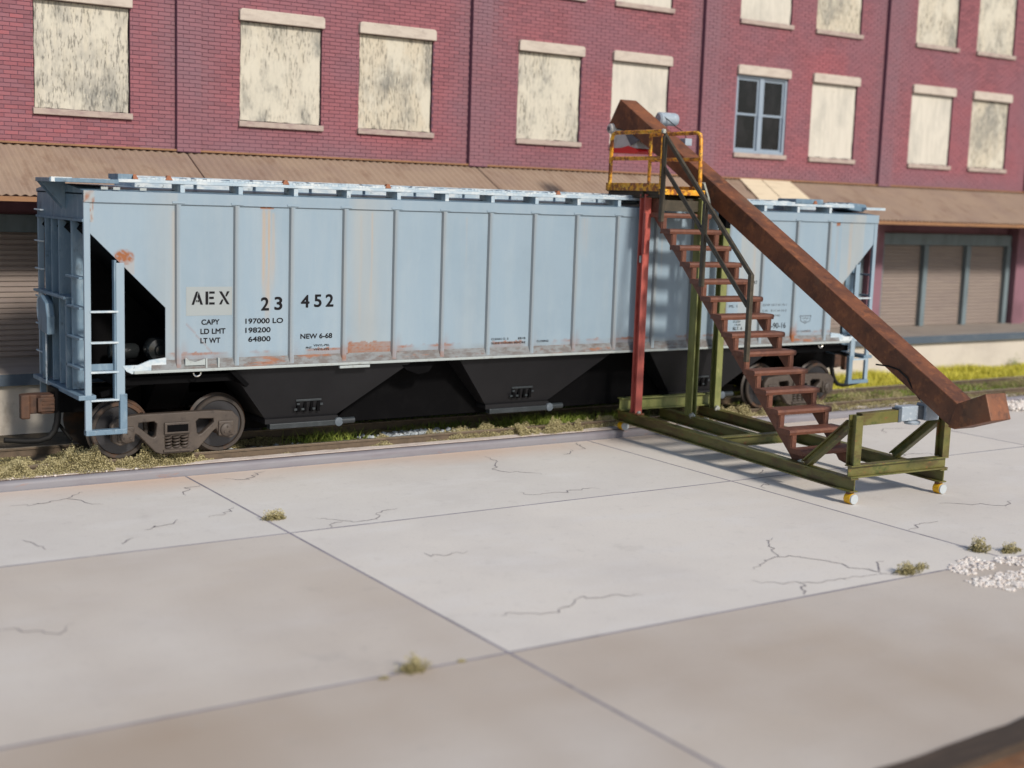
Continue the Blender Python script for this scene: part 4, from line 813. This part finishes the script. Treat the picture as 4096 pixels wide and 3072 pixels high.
def line(pts, wd, name='emblem', m='letter2'):
    V = []; F = []
    for a, b in zip(pts[:-1], pts[1:]):
        d = Vector((b[0]-a[0], 0, b[1]-a[1])).normalized(); s_ = Vector((-d.z, 0, d.x))*wd/2; n = len(V)
        V += [(a[0]-s_.x, yL, a[1]-s_.z), (b[0]-s_.x, yL, b[1]-s_.z), (b[0]+s_.x, yL, b[1]+s_.z), (a[0]+s_.x, yL, a[1]+s_.z)]; F.append((n, n+1, n+2, n+3))
    me = bpy.data.meshes.new(name); me.from_pydata(V, [], F); return link(name, me, M[m], car, CL)
ex, ez = 14.82, 2.14
line([(ex+a*.33, ez+b*.17) for a, b in [(.02, .98), (.0, .85), (.09, .72), (.08, .35), (.22, .22), (.35, .18), (.5, .0), (.65, .18), (.78, .22), (.92, .35), (.91, .72), (1, .85), (.98, .98), (.75, .93), (.62, .98), (.5, .93), (.38, .98), (.25, .93), (.02, .98)]], .012)
line([(ex+.08, ez+.12), (ex+.12, ez+.10), (ex+.16, ez+.125), (ex+.20, ez+.10), (ex+.25, ez+.12)], .012); line([(ex+.13, ez+.06), (ex+.16, ez+.035), (ex+.19, ez+.06)], .012)

# ================================================================== LOADING CONVEYOR
cv = root('loading_conveyor', (10.0, -6.0, 0), 'rusty loading conveyor with stairs and yellow platform on a green wheeled frame', 'conveyor', rz=R(-2.75))
zo = lambda y: .02*y
def beam(p, q, w_=.16, h=.22, m='olive', name='frame_beam'): return MB().ibeam(p, q, w_, h).build(name, M[m], cv, bev=.004)
beam((.08, 0, .305), (.08, 6.35, .305+zo(6.35))); beam((1.06, 3.5, .305+zo(3.5)), (1.06, 6.3, .305+zo(6.3))); beam((2.06, 0, .305), (2.06, 6.35, .305+zo(6.35)))
beam((.165, 3.42, .32+zo(3.4)), (1.975, 3.42, .32+zo(3.4)), .14, .19); beam((-.07, 6.12, .68), (2.16, 6.12, .68), .15, .24, 'post_green'); beam((-.01, .075, .52), (2.15, .075, .52), .15, .20)
def post(x, y, z0, z1, m, name='post', w_=.15, d_=.17): return MB().ibeam((x, y, z0), (x, y, z1), w_, d_, (0, 1, 0), .024).build(name, M[m], cv, bev=.004)
post(.08, 5.78, .54, 4.70, 'red'); post(2.06, 5.85, .54, 4.72, 'post_green')
MB().ibeam((1.06, 5.35, .52), (1.06, 5.35, 4.66), .20, .13, (1, 0, 0), .024).build('post', M['post_green'], cv, bev=.004)
post(.09, .075, .622, 1.40, 'olive'); post(2.06, .075, .622, 1.30, 'olive')
for x in (.08, 2.06): MB().ibeam((x, .16, 1.26), (x, 1.10, .44), .13, .14).build('diagonal_brace', M['olive'], cv, bev=.004)
for (x, y, z) in ((.08, 5.70, .55), (.12, 5.86, .56), (1.02, 5.25, .53), (2.02, 5.72, .55), (.16, 1.3, .42)):
    b_ = bmesh.new(); bmesh.ops.create_icosphere(b_, subdivisions=2, radius=.06)
    for v in b_.verts: v.co = Vector((x, y, z))+v.co*(1+.5*n3(v.co.x*30+x, v.co.y*30, v.co.z*30+y))*Vector((1.2, 1.3, .7)).length/2
    me = bpy.data.meshes.new('weld'); b_.to_mesh(me); b_.free(); link('weld', me, M['weld'], cv)
MB().box(.0, .16, 5.62, 5.9, .535, .56).build('post_foot', M['rust_tube'], cv)
MB().box(.005, .009, 5.74, 5.80, 3.42, 3.55).build('paint_chip', M['edge'], cv)
MB().bar((.02, 5.70, 4.35), (.02, 5.70, 3.6), .03, .07).build('post_splice', M['red'], cv)
for x, y, z in ((.10, .10, .085), (2.08, .10, .085), (.10, 6.22, .235), (2.08, 6.22, .235)):
    wl = MB().lathe([(.05, -.075), (.085, -.07), (.085, .055), (.05, .06)], (x, y, z), 'y', 24).build('wheel', M['yellow_wheel'], cv, smooth=True)
    MB().lathe([(.078, -.100), (.08, -.074), (.02, -.0735)], (x, y, z), 'y', 24).build('hub', M['hub'], wl, smooth=True)
    MB().box(x-.05, x+.05, y-.03, y+.05, z+.05, z+.125).build('caster_bracket', M['rust_stair'], wl)
# stairs
yk = lambda k: 1.23+.317*k; zk = lambda k: .606+.2875*k; NT = 14
for k in range(NT):
    y, z = yk(k), zk(k)
    prof = [(y+.012, z-.070), (y, z-.025), (y+.012, z+.012), (y+.05, z+.020), (y+.31, z+.020), (y+.31, z-.070)]
    tr_ = MB().prism(prof, 'x', .12, 1.33).build('stair_tread', M['rust_stair'], cv, bev=.004)
for x in (.20, 1.20):
    poly = []
    for k in range(NT-1, -1, -1): poly += [(yk(k)+.04, zk(k)-.032), (yk(k)+.04, zk(k)-.287)]
    rear = [(1.48, .36), (1.60, .50)]+[(1.48+(z-.4)/.93+.0, z) for z in (2.0, 3.0, 4.3)]+[(5.75, 4.38), (5.75, 4.62), (yk(NT-1)+.1, 4.62)]
    poly = poly+[(1.2, .38)]+rear
    seen = plate('stringer', poly, [], .03, M['rust_stair'], cv, 'yz', x)
    for k in range(NT):
        MB().box(x-.005, x+.085, yk(k)+.02, yk(k)+.038, zk(k)-.285, zk(k)-.032).build('riser_strip', M['rust_stair'], cv)
MB().box(.2, 1.2, 5.35, 5.5, 4.40, 4.60).build('top_step_beam', M['dark_rail'], cv)
# stair handrail
hr = MB().bar((.03, 5.24, 5.80), (.03, 2.60, 3.36), .06, .075).build('handrail', M['dark_rail'], cv, bev=.008)
MB().bar((.03, 5.20, 5.20), (.03, 2.68, 2.86), .05, .07).build('mid_rail', M['dark_rail'], hr, bev=.008)
for (y, za, zb) in ((5.20, 4.20, 5.76), (3.93, 3.10, 4.56), (2.62, 1.92, 3.40)): MB().bar((.02, y, za), (.02, y, zb), .075, .085, (0, 1, 0)).build('handrail_post', M['dark_rail'], hr, bev=.01)
# platform
pf = MB().box(0, 1.06, 5.28, 7.0, 4.765, 4.795).build('platform', M['yellow'], cv)
MB().box(-.012, .0, 5.26, 6.98, 4.755, 4.90).build('toe_board', M['yellow'], pf, bev=.004); MB().box(1.06, 1.072, 5.46, 7.0, 4.70, 4.87).build('toe_board', M['yellow'], pf, bev=.004)
MB().box(.0, 1.06, 5.262, 5.279, 4.70, 4.80).build('toe_board', M['yellow'], pf)
def rail_(pts, r=.038, name='guard_rail'): return MB().tube(pts, r, 10).build(name, M['yellow'], pf, smooth=True)
rail_([(.0, 6.87, 4.76), (.0, 6.86, 5.3), (.0, 6.85, 5.74), (.0, 6.82, 5.81), (.0, 6.74, 5.845), (.0, 5.22, 5.84)])
rail_([(.0, 6.86, 5.36), (.0, 5.22, 5.355)], .038); rail_([(0, 5.24, 4.8), (0, 5.24, 5.82)], .03)
MB().lathe([(.01, -.03), (.04, -.02), (.045, .02), (.01, .04)], (0, 5.21, 5.84), 'y', 14).build('rail_end', M['weld'], pf, smooth=True)
rail_([(1.06, 5.42, 4.78), (1.06, 5.44, 5.3), (1.06, 5.46, 5.76), (1.06, 5.49, 5.84), (1.06, 5.57, 5.875), (1.06, 7.05, 5.87)])
rail_([(1.06, 5.46, 5.38), (1.06, 7.05, 5.38)], .038); rail_([(1.06, 7.04, 4.80), (1.06, 7.04, 5.87)], .036)
beam((.08, 5.3, 4.70), (.08, 7.0, 4.70), .1, .12, 'dark_rail', 'platform_beam'); beam((1.0, 5.3, 4.70), (1.0, 7.0, 4.70), .1, .12, 'dark_rail', 'platform_beam'); beam((.0, 5.80, 4.70), (2.15, 5.80, 4.62), .12, .14, 'dark_rail', 'platform_beam')
MB().bar((1.2, 5.62, 4.95), (1.38, 5.62, 4.55), .30, .04).build('hanger_plate', M['weld'], cv); MB().box(1.9, 2.02, 5.62, 5.85, 4.1, 4.75).build('post_bracket', M['black'], cv)
# conveyor tube
X0t, X1t = 1.385, 1.80
tb = MB().prism([(8.62, 6.66), (-.745, 1.632), (-.60, 1.27), (7.41, 5.56), (8.30, 6.0), (9.02, 6.12)], 'x', X0t, X1t).build('conveyor_tube', M['rust_tube'], cv, bev=.014)
MB().prism([(-.735, 1.636), (-1.265, 1.865), (-1.405, 1.475), (-.72, 1.235), (-.60, 1.25)], 'x', X0t-.015, X1t+.015).build('tail_box', M['rust_tube'], tb, bev=.014)
for y in (8.95, 7.2, 4.6, 2.0):
    pass
ch_ = MB().prism([(8.98, 6.10), (8.93, 5.64), (7.98, 5.64), (8.10, 5.93)], 'x', 1.42, 1.77).build('discharge_chute', M['chute'], cv, bev=.02)
MB().prism([(8.96, 5.66), (8.93, 5.56), (8.5, 5.545), (8.05, 5.53), (7.93, 5.57), (7.96, 5.62), (8.3, 5.70), (8.55, 5.66)], 'x', 1.40, 1.79).build('chute_rim', M['chute_red'], ch_, bev=.012)
MB().prism([(8.45, 6.03), (8.16, 5.70), (7.85, 5.80)], 'x', 1.375, 1.384).build('chute_bracket', M['motor_dark'], ch_)
MB().lathe([(.04, -.06), (.095, -.05), (.11, .02), (.11, .06)], (1.36, 8.86, 6.06), 'x', 20).build('head_bearing', M['chute'], tb, smooth=True)
MB().lathe([(.01, -.012), (.05, -.01), (.05, .0)], (1.30, 8.86, 6.06), 'x', 16).build('bearing_bolt', M['motor_dark'], tb, smooth=True)
dm = MB().lathe([(.10, 0), (.135, .03), (.135, .42), (.12, .46), (.02, .47)], (1.81, 7.85, 6.26), 'x', 24).build('drive_motor', M['motor'], cv, smooth=True)
MB().tube([(1.85, 7.75, 6.33), (2.1, 7.6, 6.1), (2.26, 7.5, 5.98), (2.27, 7.48, 5.88)], .01, 6).build('motor_cable', M['rubber'], dm)
MB().box(1.81, 1.98, 6.9, 7.1, 5.70, 5.84).build('junction_box', M['motor'], cv, bev=.01)
# drive at the foot
MB().bar((.16, .08, 1.335), (.96, .08, 1.35), .14, .19).build('motor_beam', M['olive'], cv, bev=.006)
mo = MB().box(.99, 1.36, -.01, .17, 1.26, 1.50).build('gear_motor', M['motor'], cv, bev=.02)
MB().box(.93, .989, .0, .15, 1.25, 1.47).build('motor_flange', M['motor_dark'], mo); MB().box(1.36, 1.50, .01, .15, 1.27, 1.48).build('motor_flange', M['motor_dark'], mo)
MB().box(1.50, 1.80, -.04, .18, 1.25, 1.52).build('gearbox', M['motor'], mo, bev=.015)
MB().lathe([(.02, -.05), (.12, -.035), (.135, .0), (.1, .02)], (1.30, .06, 1.235), 'z', 20).build('motor_cap', M['motor'], mo, smooth=True)
b_ = bmesh.new(); bmesh.ops.create_uvsphere(b_, u_segments=12, v_segments=8, radius=.035); me = bpy.data.meshes.new('cable_gland'); b_.to_mesh(me); b_.free(); link('cable_gland', me, M['edge'], mo, (1.50, .06, 1.56))
MB().tube([(1.47, .08, 1.58), (1.40, .17, 1.72), (1.365, .28, 1.90), (1.37, .48, 2.01), (1.385, .72, 2.04), (1.40, 1.0, 2.03)], .014, 8).build('power_cable', M['rubber'], mo, smooth=True)
MB().box(2.0, 2.12, .0, .15, 1.30, 1.32).build('post_cap', M['olive'], cv)
